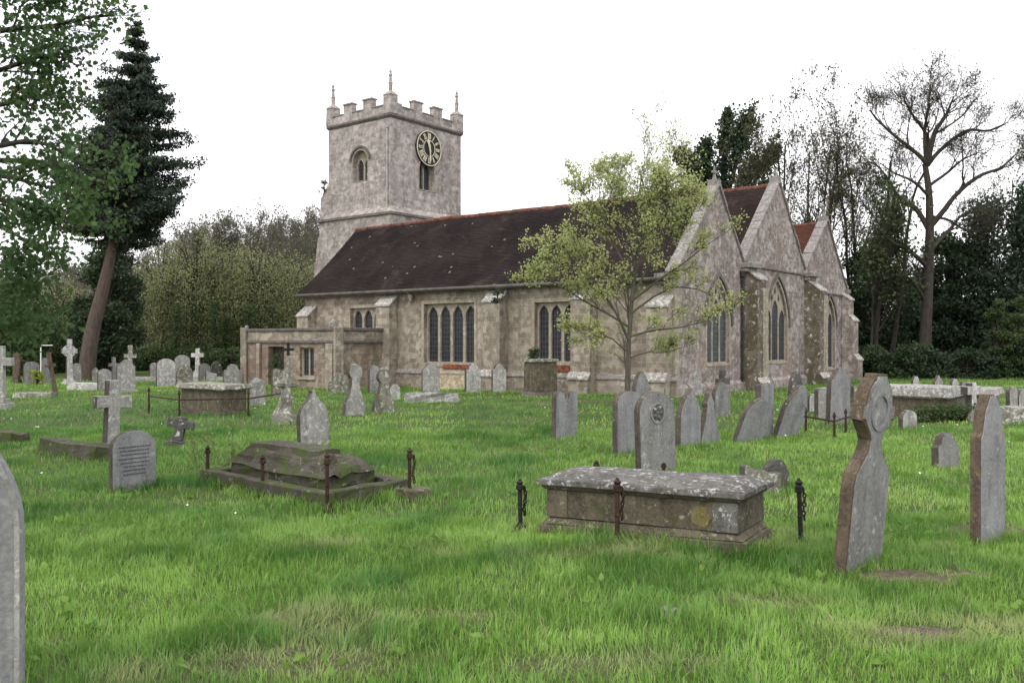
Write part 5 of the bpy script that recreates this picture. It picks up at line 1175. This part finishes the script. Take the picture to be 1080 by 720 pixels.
BT = 'budding trees behind the church gables'
slim('budding_tree', 'many-stemmed budding tree rising behind the northern gable', 852, 60, 17.0, 72, 6, 'lf_bud', 'bk_dark', 0.13, 6, 0.32, BT, r=0.14)
slim('budding_tree', 'thin budding tree between the many-stemmed one and the big bare tree', 893, 64, 16.0, 73, 3, 'lf_bud', 'bk_dark', 0.13, 6, 0.32, BT, r=0.15)
slim('budding_tree', 'dark-stemmed tree just left of the big bare trunk', 932, 58, 15.5, 74, 2, 'lf_bud', 'bk_dark', 0.11, 5, 0.3, BT, r=0.17)
slim('budding_tree', 'low dark-stemmed tree right beside the northern gable', 915, 56, 10.5, 76, 3, 'lf_bush', 'bk_dark', 0.17, 5, 0.34, BT, r=0.10)
slim('budding_tree', 'bare twiggy tree at the right picture edge behind the evergreens', 1076, 74, 17.0, 75, 2, 'lf_bud', 'bk_grey', 0.14, 2, 0.3, BT, r=0.15)

# ---- the big bare spreading tree
rng = np.random.default_rng(77); D = 55.0; X = at_px(976, D); rt = np.array((X, D, gz(X, D)-0.05)); root = empty('spreading_tree', tuple(rt)); out_, tips = [], []
PB = dict(levels=3, kids=[5, 5, 4], spread=0.78, wander=0.17, up=0.045, ratio=0.58, rratio=0.5, minr=0.011)
def L3(ln, dep):
    m_ = len(ln)-1; return [pxw(px, py, D+dep*(q/m_)) for q, (px, py) in enumerate(ln)]
for ln, dep, r0, r1, kd, le in [
        ([(974, 408), (977, 340), (980, 290), (982, 242), (981, 205), (977, 172)], 0.0, 0.40, 0.16, 3, 2.6),
        ([(980, 240), (995, 222), (1010, 203), (1034, 185), (1055, 178), (1070, 165)], -2.0, 0.19, 0.05, 11, 2.9),
        ([(978, 174), (970, 164), (948, 146), (929, 130), (918, 116)], -1.0, 0.15, 0.045, 10, 2.8),
        ([(978, 174), (992, 158), (1018, 138), (1041, 138), (1060, 130)], 2.0, 0.15, 0.04, 10, 2.8),
        ([(977, 174), (979, 146), (964, 122), (954, 102)], 1.0, 0.15, 0.04, 11, 2.8),
        ([(978, 172), (986, 140), (998, 122), (1006, 102)], -1.5, 0.20, 0.04, 10, 2.8),
        ([(981, 246), (964, 218), (951, 215), (938, 190), (922, 172)], 2.5, 0.18, 0.04, 8, 2.4),
        ([(977, 280), (958, 262), (944, 256), (925, 240)], -2.5, 0.16, 0.04, 7, 2.2),
        ([(977, 174), (975, 140), (979, 110), (982, 88)], 0.3, 0.13, 0.04, 10, 2.4),
        ([(981, 208), (964, 192), (946, 184), (928, 172)], -1.5, 0.11, 0.03, 9, 2.2),
        ([(980, 196), (1000, 182), (1016, 168), (1034, 160)], 1.5, 0.11, 0.03, 9, 2.2),
        ([(981, 228), (1000, 232), (1022, 244), (1040, 240)], 1.0, 0.10, 0.03, 8, 2.0),
        ([(982, 262), (1000, 243), (1012, 228), (1030, 222)], 2.5, 0.15, 0.04, 6, 2.2),
        ([(978, 320), (962, 296), (946, 290), (930, 296)], -1.5, 0.13, 0.03, 6, 1.8)]:
    limb(out_, tips, rng, L3(ln, dep), r0, r1, int(kd*0.62), le, PB, rt, start=0.3)
tips = twiggify(out_, tips, rng, 2, 0.8, 0.009)
tube_obj('trunk', out_, M['bk_dark'], root)
tp = np.array([p for p, d in tips]); sel = rng.random(len(tp)) < 0.35
leaf_mesh('crown', np.repeat(tp[sel], 2, axis=0)+rng.normal(0, 0.16, (sel.sum()*2, 3)), 0.085, M['lf_bud'], root, rng, 'leaf')
tag(root, 'big spreading bare tree with forked limbs to the right of the church', 'tree')

# ---- young yellow-green tree before the south wall
rng = np.random.default_rng(12); X, Y = ground_at(661, 436); rt = np.array((X, Y, gz(X, Y)-0.05)); root = empty('young_tree', tuple(rt)); out_, tips = [], []; D = Y
PB = dict(levels=3, kids=[4, 4, 3], spread=0.55, wander=0.09, up=0.035, ratio=0.60, rratio=0.52, minr=0.005)
for ln, dep, r0, r1, kd, le in [
        ([(661, 438), (662, 400), (663, 370), (665, 330), (669, 290), (672, 245), (675, 205), (677, 182)], 0.0, 0.105, 0.018, 13, 1.25),
        ([(664, 360), (652, 335), (634, 305), (618, 272), (606, 240)], -1.0, 0.045, 0.01, 10, 0.95),
        ([(664, 355), (690, 348), (718, 345), (745, 338), (772, 330)], -0.6, 0.042, 0.008, 8, 0.62),
        ([(665, 330), (690, 312), (712, 304), (738, 308), (752, 318)], 0.8, 0.038, 0.008, 8, 0.65),
        ([(664, 345), (640, 332), (612, 318), (585, 300), (558, 294)], 0.9, 0.038, 0.007, 9, 0.72),
        ([(666, 312), (684, 282), (704, 255), (718, 228), (724, 208)], 0.9, 0.04, 0.009, 10, 0.9),
        ([(668, 295), (650, 262), (636, 232), (632, 206), (634, 192)], 0.9, 0.04, 0.008, 10, 0.9),
        ([(666, 318), (692, 296), (720, 276), (745, 256), (770, 240)], -0.8, 0.035, 0.007, 8, 0.62),
        ([(664, 372), (645, 356), (622, 352), (600, 342)], -0.5, 0.028, 0.007, 7, 0.6),
        ([(663, 378), (682, 372), (705, 372), (730, 364)], 0.8, 0.026, 0.006, 6, 0.55),
        ([(673, 230), (690, 208), (696, 188)], -0.4, 0.025, 0.007, 9, 0.75),
        ([(668, 262), (642, 238), (622, 216), (612, 202)], 0.3, 0.03, 0.007, 10, 0.8),
        ([(672, 240), (698, 216), (714, 204), (730, 206)], 0.4, 0.026, 0.007, 9, 0.7),
        ([(668, 300), (632, 290), (602, 282), (574, 292)], -0.5, 0.03, 0.007, 9, 0.7),
        ([(671, 262), (690, 242), (714, 228), (740, 222)], -0.2, 0.028, 0.007, 9, 0.7),
        ([(669, 285), (678, 250), (690, 222), (702, 196)], -1.0, 0.036, 0.008, 10, 0.85),
        ([(667, 305), (645, 285), (615, 262), (588, 262), (575, 268)], 0.2, 0.032, 0.007, 9, 0.75),
        ([(670, 275), (660, 240), (655, 210), (653, 186)], -0.8, 0.034, 0.007, 9, 0.85)]:
    limb(out_, tips, rng, L3(ln, dep), r0, r1, kd, le, PB, rt, start=0.22)
tips = twiggify(out_, tips, rng, 2, 0.26, 0.0035)
tube_obj('trunk', out_, M['bk_grey'], root)
tp = np.array([p for p, d in tips]); print('young tips', len(tp))
hz = tp[:, 2]/ (tp[:, 2].max()); keep = rng.random(len(tp)) < np.interp(tp[:, 0]+X, [at_px(690, D), at_px(740, D)], [0.82, 0.45])
tp = tp[keep]; leaf_mesh('crown', np.repeat(tp, 2, axis=0)+rng.normal(0, 0.04, (len(tp)*2, 3)), 0.062, M['lf_young'], root, rng, 'leaf', up=0.2)
tag(root, 'young tree in fresh yellow-green leaf before the south wall', 'tree')

# ---- overhanging sycamore at the left edge (trunk outside the frame)
rng = np.random.default_rng(33); D = 11.0; X, Y = -8.6, 11.5; rt = np.array((X, Y, gz(X, Y)-0.05)); root = empty('sycamore_tree', tuple(rt)); out_, tips = [], []
PB = dict(levels=2, kids=[5, 4], spread=0.62, wander=0.12, up=0.0, ratio=0.55, rratio=0.5, minr=0.004)
out_.append((smooth_line([(0, 0, 0), (0.1, 0, 2), (0.05, 0.1, 4.5), (-0.1, 0, 8.5)], 12), np.linspace(0.32, 0.12, 12)))
def on_trunk(z): return Vector((X+0.05, Y, z))
for z, ln, dep, kd in [(5.9, [(-60, 55), (0, 38), (40, 30), (85, 22), (117, 18)], 0.2, 13), (5.2, [(-60, 95), (-5, 78), (30, 66), (66, 60)], -0.8, 12), (4.9, [(-60, 125), (0, 112), (35, 102), (72, 108)], 0.5, 12),
                       (4.4, [(-60, 160), (0, 150), (40, 146), (78, 160), (104, 176)], -0.6, 13), (4.2, [(-50, 185), (0, 182), (45, 190), (85, 205)], 0.4, 11), (3.9, [(-60, 210), (-10, 208), (30, 214), (60, 226)], -1.0, 11),
                       (3.6, [(-60, 240), (-10, 240), (20, 248), (42, 262)], 0.6, 10), (3.2, [(-60, 275), (-10, 276), (18, 286), (38, 296)], -0.4, 10), (3.0, [(-60, 300), (-20, 305), (10, 318), (26, 330)], 0.4, 9),
                       (5.6, [(-70, 20), (-20, 8), (20, 2), (52, -4)], -0.4, 12), (4.2, [(-10, 170), (60, 176), (95, 208), (112, 236)], 0.9, 8), (6.2, [(-60, -10), (0, -30), (40, -40)], 0.3, 10)]:
    l3 = [on_trunk(z)]+[pxw(px, py, D+dep) for px, py in ln]; limb(out_, tips, rng, l3, 0.05, 0.008, kd, 0.62, PB, rt, n=16, start=0.4)
for z, ln, dep, kd in [(4.7, [(-120, 140), (-160, 130), (-210, 120)], 1.5, 10), (5.5, [(-150, 60), (-220, 40), (-260, 20)], -1.0, 10), (3.8, [(-150, 220), (-220, 215), (-260, 200)], 2.0, 10)]:
    limb(out_, tips, rng, [on_trunk(z)]+[pxw(px, py, D+dep) for px, py in ln], 0.05, 0.008, kd, 0.8, PB, rt, n=16, start=0.3)
tube_obj('trunk', out_, M['bk_dark'], root)
tp = np.array([p for p, d in tips]); print('sycamore tips', len(tp)); pxs = (tp[:, 0]+X)/(tp[:, 1]+Y)*F+540
keep = rng.random(len(tp)) < np.interp(pxs, [0, 50, 100], [1.0, 0.9, 0.4]); tp = tp[keep]
leaf_mesh('crown', np.repeat(tp, 11, axis=0)+rng.normal(0, 0.11, (len(tp)*11, 3)), 0.052, M['lf_left'], root, rng, 'lobed', up=-0.15, aspect=0.75)
tag(root, 'leafy sycamore boughs hanging in from the left picture edge', 'tree')

# ---- the wood on the left: weeping pale trees over a dark hedge
def weeping(px, D, H, W, seed, label, strands=330):
    rng = np.random.default_rng(seed); X = at_px(px, D); root = empty('weeping_tree', (X, D, gz(X, D)-0.05)); br = []; LPs = []
    br.append((smooth_line([(0, 0, 0), (0.1*rng.normal(), 0, H*0.35), (0.2*rng.normal(), 0, H*0.8)], 8), np.linspace(0.26, 0.06, 8)))
    for i in range(strands):
        a = rng.uniform(0, 2*PI); rr = math.sqrt(rng.uniform(0.02, 1)); top = H*(1-0.38*rr**2.2)*rng.uniform(0.70, 1.08); L_ = top*rng.uniform(0.4, 0.98)
        p0 = np.array([rr*math.cos(a)*W/2, rr*math.sin(a)*W/2, top]); k = 6; t = np.linspace(0, 1, k)[:, None]
        pts = p0+np.array([math.cos(a)*0.5, math.sin(a)*0.5, 0])*np.sin(t*1.4)-np.array([0, 0, 1])*L_*t**1.25+np.cumsum(rng.normal(0, 0.05, (k, 3)), axis=0)
        if i % 6 == 0: br.append((smooth_line([(0, 0, H*0.45*rng.uniform(0.8, 1.3)), tuple(p0*np.array([.5, .5, .9])), tuple(p0)], 6), np.linspace(0.07, 0.02, 6)))
        br.append((pts, np.linspace(0.012, 0.008, k)))
        m_ = int(10+L_*7); tt = rng.uniform(0, k-1.001, m_); ii = tt.astype(int); LPs.append(pts[ii]+(pts[ii+1]-pts[ii])*(tt-ii)[:, None]+rng.normal(0, 0.17, (m_, 3)))
    tube_obj('trunk', br, M['bk_dark'], root); leaf_mesh('crown', np.concatenate(LPs), 0.17, M['lf_willow'], root, rng, 'q', up=-0.5, aspect=0.34)
    tag(root, label, 'tree', 'pale weeping trees of the left wood'); return root
for i, (px, D, H, W, lab) in enumerate([(170, 72, 9.6, 7.5, 'pale weeping tree next to the dark conifer'), (206, 70, 10.8, 7.0, 'tall pale weeping tree left of the wood centre'), (240, 73, 10.6, 7.5, 'tall pale weeping tree at the wood centre'),
        (272, 71, 10.0, 7.0, 'pale weeping tree above the left end of the porch'), (304, 74, 9.8, 7.5, 'pale weeping tree against the church west end'), (335, 80, 9.5, 8, 'pale weeping tree mostly hidden by the nave roof'),
        (60, 76, 8.0, 8, 'pale tree behind the white bracket pole'), (20, 80, 7.4, 9, 'pale tree in the far left corner')]): weeping(px, D, H, W, 90+i, lab)
for i, (px, D, W, H, lab) in enumerate([(160, 66, 7, 1.7, 'dark bush behind the far headstones next to the conifer'), (205, 66, 7, 1.5, 'dark bush behind the white stepped cross'), (250, 64, 7, 1.6, 'dark bush next to the porch'), (40, 62, 8, 4.2, 'dark bush behind the tall left cross'), (-5, 58, 7, 5.5, 'dark bush cut by the left picture edge'), (76, 68, 5, 3.5, 'dark bush behind the white Celtic cross')]):
    bushy('bush', lab, 'bush', at_px(px, D), D, W, H, 'lf_bush', 110+i, 7500, 0.2, depth=4, clumps=60, shape='round', zmin=0.02, group='dark bushes closing the left of the churchyard', rc=(0.16, 0.3))
bushy('shrub', 'small yellow-green shrub over the low grey headstone on the far left', 'shrub', at_px(39, 44), 44, 0.75, 1.15, 'lf_lime', 120, 900, 0.07, clumps=24, lshape='leaf')
bushy('evergreen_wreath', 'round dark green wreath hanging in the porch doorway', 'wreath', at_px(291, 43.2), 43.2, 0.95, 1.7, 'lf_bush', 121, 1500, 0.07, depth=0.4, clumps=26)
bushy('shrub', 'dark round clump on top of the square brown block tomb', 'shrub', at_px(563, 35.3), 35.3, 0.5, 0.55, 'lf_ivy', 122, 900, 0.06, clumps=20).location.z = 1.42
bushy('wall_plant', 'small bush rooted on the south-west tower buttress', 'plant', at_px(345, 58.5), 57.6, 0.9, 1.0, 'lf_bud', 123, 350, 0.09, clumps=14).location.z = 11.75
bushy('wall_plant', 'dark ferny tuft growing on the gargoyle buttress head', 'plant', at_px(525, 38), 37.8, 0.6, 0.6, 'lf_ivy', 124, 420, 0.07, clumps=14).location.z = 3.85

# tall weed at the mossy tomb
rng = np.random.default_rng(8); X, Y = ground_at(236, 503); root = empty('tall_weed', (X, Y, gz(X, Y))); br = []; LPs = []
for i in range(9):
    a = rng.uniform(0, 6.28); h = rng.uniform(0.5, 0.95); t = np.linspace(0, 1, 6)[:, None]
    pts = np.array([0.16*rng.normal(), 0.1*rng.normal(), 0])+t*np.array([0.25*math.cos(a), 0.25*math.sin(a), h])+0.08*t**2*np.array([math.cos(a), math.sin(a), -0.3]); br.append((pts, np.linspace(0.007, 0.003, 6)))
    for f in np.linspace(0.25, 1, 11): LPs.append(pts[min(5, int(f*5))]+rng.normal(0, 0.045, (3, 3)))
tube_obj('stem', br, M['lf_weed'], root); leaf_mesh('leaves', np.concatenate(LPs), 0.055, M['lf_weed'], root, rng, 'leaf', up=0.2); tag(root, 'spindly tall weed growing at the left end of the mossy tomb', 'weed')

# ================================================================== ground, hill, far wood, grass
def hill_z(x, y):
    s = 1/(1+np.exp(-(y-112)/9.0)); ridge = np.interp(x/np.maximum(y, 1)*F+540, [-400, -100, 60, 150, 200, 260, 335, 420, 560, 800, 1400], [6, 7, 8.0, 11, 14.0, 15.0, 16.5, 15, 10, 3, 2])
    return s*ridge*np.clip((y-80)/60, 0, 1.35)
def grid(name, xs, ys, zf, mat):
    Xg, Yg = np.meshgrid(xs, ys); V = np.stack([Xg.ravel(), Yg.ravel(), zf(Xg, Yg).ravel()], 1); nx = len(xs); i = (np.arange(len(ys)-1)[:, None]*nx+np.arange(nx-1)[None, :]).ravel()
    I = np.stack([i, i+1, i+nx+1, i+nx], 1); return np_mesh(name, V, np.full(len(I), 4), I.ravel(), mat, None, smooth=True)
def stretch(a, lim, n, p=2.6): t = np.linspace(-1, 1, n); return np.sign(t)*(a*abs(t)+(lim-a)*abs(t)**p)
def vnoise(x, y, s, seed):
    r = np.random.default_rng(seed).random((64, 64)); u, w_ = x*s, y*s; i, j = np.floor(u).astype(int), np.floor(w_).astype(int); fu, fw = u-i, w_-j; fu = fu*fu*(3-2*fu); fw = fw*fw*(3-2*fw)
    g_ = lambda a, b_: r[a % 64, b_ % 64]
    return (g_(i, j)*(1-fu)+g_(i+1, j)*fu)*(1-fw)+(g_(i, j+1)*(1-fu)+g_(i+1, j+1)*fu)*fw
def fbm(x, y, s, seed): return 0.55*vnoise(x, y, s, seed)+0.3*vnoise(x, y, s*2.1, seed+1)+0.15*vnoise(x, y, s*4.3, seed+2)
# worn places: (x, y, half-width, half-depth, how bare)
PATCH = [(*ground_at(972, 610), 0.50, 0.26, 1.0), (*ground_at(980, 668), 0.34, 0.17, 1.0), (*ground_at(815, 640), 0.7, 0.25, 0.35), (*ground_at(300, 700), 1.0, 0.30, 0.4), (*ground_at(640, 712), 0.8, 0.2, 0.3), (*ground_at(1040, 562), 0.45, 0.3, 0.8), (*ground_at(470, 655), 0.6, 0.15, 0.3), (*ground_at(610, 425), 2.2, 0.7, 0.45), (*ground_at(680, 592), 0.7, 0.2, 0.3)]
def barefn(x, y):
    o_ = np.zeros_like(x)
    for (px_, py_, ra, rb, am) in PATCH:
        q = ((x-px_)/ra)**2+((y-py_)/rb)**2; q = q+2.2*(fbm(x, y, 3.5, 41)-0.5); o_ = np.maximum(o_, np.clip(1.3-q, 0, 1)*am)
    return o_
m, n, b = nmat('turf_soil'); v = coords(n, rnd=False)
c = mixc(n, ramp(n, noise(n, v, 0.5, 5, 0.6), [(0.35, 0), (0.65, 1)]), (0.050, 0.085, 0.018), (0.085, 0.125, 0.03))
c = mixc(n, ramp(n, noise(n, v, 3.5, 5, 0.65), [(0.5, 0), (0.7, 0.6)]), c, (0.13, 0.115, 0.06)); c = mixc(n, ramp(n, noise(n, v, 22, 3, 0.6), [(0.4, 0), (0.7, 0.6)]), c, (0.032, 0.055, 0.014))
at = n.nodes.new('ShaderNodeAttribute'); at.attribute_name = 'bare'; c = mixc(n, at.outputs['Fac'], c, mixc(n, ramp(n, noise(n, v, 14, 5, 0.7), [(0.35, 0), (0.65, 1)]), (0.085, 0.062, 0.045), (0.20, 0.155, 0.11)))
n.links.new(c, b.inputs['Base Color']); bump(n, b, noise(n, v, 18, 5, 0.7), 0.8, 0.06); M['soil'] = m
m, n, b = nmat('hill_turf'); v = coords(n, rnd=False)
c = mixc(n, ramp(n, noise(n, v, 0.15, 6, 0.7), [(0.35, 0), (0.65, 1)]), (0.075, 0.07, 0.05), (0.10, 0.11, 0.055)); n.links.new(c, b.inputs['Base Color']); bump(n, b, noise(n, v, 0.8, 6, 0.7), 1.0, 0.8); M['hill'] = m
xs = stretch(26, 620, 420); ys = np.concatenate([np.linspace(-40, 0, 20), np.linspace(0.1, 16, 200), np.linspace(16.25, 60, 150), np.linspace(62, 88, 14)])
gobj = kind(grid('ground', xs, ys, lambda x, y: gh(x, y)+0.05*barefn(x, y)*fbm(x, y, 5, 61), M['soil']), 'structure')
Xg, Yg = np.meshgrid(xs, ys); at = gobj.data.attributes.new('bare', 'FLOAT', 'POINT'); at.data.foreach_set('value', barefn(Xg.ravel(), Yg.ravel()).astype(np.float32))
xs = np.linspace(-620, 620, 200); ys = np.concatenate([np.linspace(87, 200, 50), np.linspace(215, 900, 20)])
kind(grid('hill', xs, ys, lambda x, y: np.where(y < 88.5, gh(x, y), hill_z(x, y)+0.0), M['hill']), 'structure')
# the bare far wood on the hill, one mass
rng = np.random.default_rng(55); TR = []; TP = []
for i in range(520):
    y = rng.uniform(96, 150); px = rng.uniform(-60, 440); x = at_px(px, y); z0 = float(hill_z(x, y))-0.1; H = rng.uniform(3.5, 6.5)*(1.25 if rng.random() < 0.12 else 1)
    tr = np.array([[x, y, z0], [x+rng.normal()*0.3, y, z0+H*0.5], [x+rng.normal()*0.6, y, z0+H]]); TR.append((tr, np.array([0.14, 0.09, 0.02])))
    for j in range(16):
        f = rng.uniform(0.25, 0.95); p = tr[0]+(tr[2]-tr[0])*f; a = rng.uniform(0, 6.28); l_ = H*rng.uniform(0.18, 0.4)*(1.1-f*0.5); e = p+np.array([math.cos(a)*l_*0.7, math.sin(a)*l_*0.7, l_*0.75]); TR.append((np.array([p, (p+e)/2+rng.normal(0, 0.08, 3), e]), np.array([0.045, 0.03, 0.015])))
        for q in range(3):
            g_ = rng.uniform(0.4, 1); s0 = p+(e-p)*g_; TR.append((np.array([s0, s0+rng.normal(0, 0.45, 3)+np.array([0, 0, 0.5])]), np.array([0.02, 0.012])))
        TP.append(p+(e-p)*rng.uniform(0.3, 1.15, 11)[:, None]+rng.normal(0, 0.35, (11, 3)))
V, cts, ix = tubes_arrays(TR, 3); kind(np_mesh('far_wood_stems', V, cts, ix, M['bk_grey']), 'stuff'); kind(leaf_mesh('far_wood_twigs', np.concatenate(TP), 0.40, M['lf_far'], None, rng, 'q', up=0.5, aspect=0.22), 'stuff')

# ---- grass: blades as real geometry, thinning with distance
m, n, b = nmat('grass_blades'); v = coords(n, rnd=False)
at = n.nodes.new('ShaderNodeAttribute'); at.attribute_name = 'rnd'; a2 = n.nodes.new('ShaderNodeAttribute'); a2.attribute_name = 'dry'; a3 = n.nodes.new('ShaderNodeAttribute'); a3.attribute_name = 'lush_shade'
c = mixc(n, at.outputs['Fac'], (0.160, 0.325, 0.045), (0.345, 0.53, 0.125))
c = mixc(n, a3.outputs['Fac'], c, (0.070, 0.195, 0.035)); c = mixc(n, a2.outputs['Fac'], c, (0.40, 0.35, 0.19))
n.links.new(c, b.inputs['Base Color']); b.inputs['Roughness'].default_value = 0.55; b.inputs['Specular IOR Level'].default_value = 0.3
tr = n.nodes.new('ShaderNodeBsdfTranslucent'); n.links.new(c, tr.inputs['Color']); ms = n.nodes.new('ShaderNodeMixShader'); ms.inputs[0].default_value = 0.35
n.links.new(b.outputs[0], ms.inputs[1]); n.links.new(tr.outputs[0], ms.inputs[2]); n.links.new(ms.outputs[0], n.nodes['Material Output'].inputs['Surface']); M['grass'] = m
rng = np.random.default_rng(99)
def blades(n_, dmin, dmax, hgt, wid, side=3.0, xy=None):
    D = np.sqrt(rng.uniform(dmin**2, dmax**2, n_)); hw = D*0.60+side; x = rng.uniform(-1, 1, n_)*hw; y = D
    if xy is not None: x, y = xy
    # drop blades standing inside the church
    lx = (x-6.31)*0.788-(y-34.1)*0.616; ly = (x-6.31)*0.616+(y-34.1)*0.788; ok = ~((lx < 0.2) & (ly > -0.2)) ; x, y = x[ok], y[ok]; n_ = len(x)
    hn = fbm(x, y, 0.9, 3); big = fbm(x, y, 0.22, 9); dr = fbm(x, y, 0.75, 17); dens = fbm(x, y, 1.6, 23)
    dry = np.clip((dr-0.60)*3.0, 0, 0.6)*np.clip((14-y)/7, 0.25, 1); lush_shade = np.clip((hn-0.46)*3.2, 0, 1)*0.75+np.clip((big-0.52)*2.5, 0, 0.5)
    # left middle distance: lusher green plus the trees' shade, put into blade colour
    leftm = np.clip((-(x/y)*F-120)/260, 0, 1)*np.clip((y-8.2)/2.5, 0, 1)*np.clip((40-y)/10, 0, 1); lush_shade = np.clip(lush_shade+0.45*leftm, 0, 1)
    keep = rng.random(n_) < np.clip(0.55+1.1*(dens-0.3), 0.25, 1); bare = barefn(x, y)
    keep &= rng.random(n_) > np.clip(bare-0.4, 0, 1)*1.4; dry = np.maximum(dry, bare*0.95)
    x, y, hn, dry, lush_shade, bare = [a_[keep] for a_ in (x, y, hn, dry, lush_shade, bare)]; n_ = len(x)
    h = hgt*(0.42+1.15*hn**1.2)*rng.uniform(0.5, 1.25, n_)*(1-0.45*dry)*(1-0.6*bare); az = rng.uniform(0, 2*PI, n_); lean = rng.uniform(0.1, 0.75, n_)+0.5*dry; w_ = wid*rng.uniform(0.6, 1.3, n_)
    clump = fbm(x, y, 2.2, 31)*2*PI*2; az = np.where(rng.random(n_) < 0.5, clump, az)
    dx, dy = np.cos(az), np.sin(az); tx, ty = -dy, dx; z = gh(x, y)-0.015
    def pt(f, bend, s): 
        return np.stack([x+dx*h*lean*bend+tx*w_*s, y+dy*h*lean*bend+ty*w_*s, z+h*f], 1)
    V = np.stack([pt(0, 0, -0.5), pt(0, 0, 0.5), pt(0.55, 0.28, 0.42), pt(0.55, 0.28, -0.42), pt(1.0-0.0*h, 1.0, 0.0)], 1); V[:, 4, 2] -= h*lean*0.22
    base = np.arange(n_)[:, None]*5; idx = np.concatenate([base+np.array([[0, 1, 2, 3]]), base+np.array([[3, 2, 4]])], 1).ravel(); cts = np.tile([4, 3], n_)
    st_dry = np.clip(dry+(rng.random(n_) < 0.05)*0.7, 0, 1)
    return V.reshape(-1, 3), cts, idx, np.repeat(rng.random(n_), 2), np.repeat(st_dry, 2), np.repeat(lush_shade, 2)
parts = [blades(300000, 3.2, 11.0, 0.125, 0.0065, 2.0), blades(190000, 11.0, 22.0, 0.13, 0.011, 3.0), blades(150000, 22.0, 52.0, 0.13, 0.024, 5.0)]
off = 0; VV, CC, II, A1, A2, A3 = [], [], [], [], [], []
for V, cts, idx, r_, d_, l_ in parts: VV.append(V); CC.append(cts); II.append(idx+off); off += len(V); A1.append(r_); A2.append(d_); A3.append(l_)
# longer uncut tufts left round the feet of the stones
tx, ty = [], []
for (bx_, by_, yw) in BASES:
    if by_ < 26:
        k = int(260*min(1, 9/by_)+60); u = rng.uniform(-0.46, 0.46, k); v_ = rng.choice([-1, 1], k)*np.abs(rng.normal(0.10, 0.05, k)); tx.append(bx_+u*math.cos(yw)-v_*math.sin(yw)); ty.append(by_+u*math.sin(yw)+v_*math.cos(yw))
for ob, hx_, hy_ in ((ct, 1.26, 0.60), (mt, 1.55, 0.80)):
    k = 2600; u = rng.uniform(-1, 1, k); sd_ = rng.integers(0, 4, k); lx = np.where(sd_ < 2, u*hx_, np.where(sd_ == 2, 1, -1)*hx_)+rng.normal(0, 0.05, k); ly = np.where(sd_ < 2, np.where(sd_ == 0, 1, -1)*hy_, u*hy_)+rng.normal(0, 0.05, k)
    a_ = ob.rotation_euler.z; tx.append(ob.location.x+lx*math.cos(a_)-ly*math.sin(a_)); ty.append(ob.location.y+lx*math.sin(a_)+ly*math.cos(a_))
V, cts, idx, r_, d_, l_ = blades(0, 0, 0, 0.20, 0.008, xy=(np.concatenate(tx), np.concatenate(ty))); VV.append(V); CC.append(cts); II.append(idx+off); off += len(V); A1.append(r_); A2.append(d_*0.5); A3.append(l_)
gr = np_mesh('grass', np.concatenate(VV), np.concatenate(CC), np.concatenate(II), M['grass'], None, {'rnd': ('FACE', np.concatenate(A1)), 'dry': ('FACE', np.concatenate(A2)), 'lush_shade': ('FACE', np.concatenate(A3))}); kind(gr, 'stuff')

# daisies and small weeds in the sward
n_ = 80; D = np.sqrt(rng.uniform(10.5**2, 34**2, n_)); x = rng.uniform(-0.62, 0.62, n_)*D; cl = fbm(x, D, 0.35, 71); k = cl > 0.5; x, D = x[k], D[k]; n_ = len(x)
s_ = rng.uniform(0.009, 0.015, n_)*(1+D/34); z = gh(x, D)+rng.uniform(0.09, 0.14, n_); ang = np.arange(6)*PI/3
V = np.stack([x[:, None]+s_[:, None]*np.cos(ang), D[:, None]+s_[:, None]*np.sin(ang)*0.8-0.0*ang, z[:, None]+s_[:, None]*(np.sin(ang)*0.45)], -1).reshape(-1, 3)
m, n, b = nmat('daisy_petals'); b.inputs['Base Color'].default_value = (0.75, 0.75, 0.66, 1); kind(np_mesh('daisies', V, np.full(n_, 6), np.arange(n_*6), m), 'stuff')
# broad-leaved weeds: plantain and dock rosettes
n_ = 260; D = np.sqrt(rng.uniform(4.8**2, 20**2, n_)); x = rng.uniform(-0.62, 0.62, n_)*D; P = np.repeat(np.stack([x, D, gh(x, D)+0.03], 1), 6, axis=0); P += rng.normal(0, 0.035, P.shape)*np.array([1, 1, 0.4])
kind(leaf_mesh('broadleaf_weeds', P, 0.085, M['lf_dock'], None, rng, 'leaf', up=0.55, aspect=0.4), 'stuff')
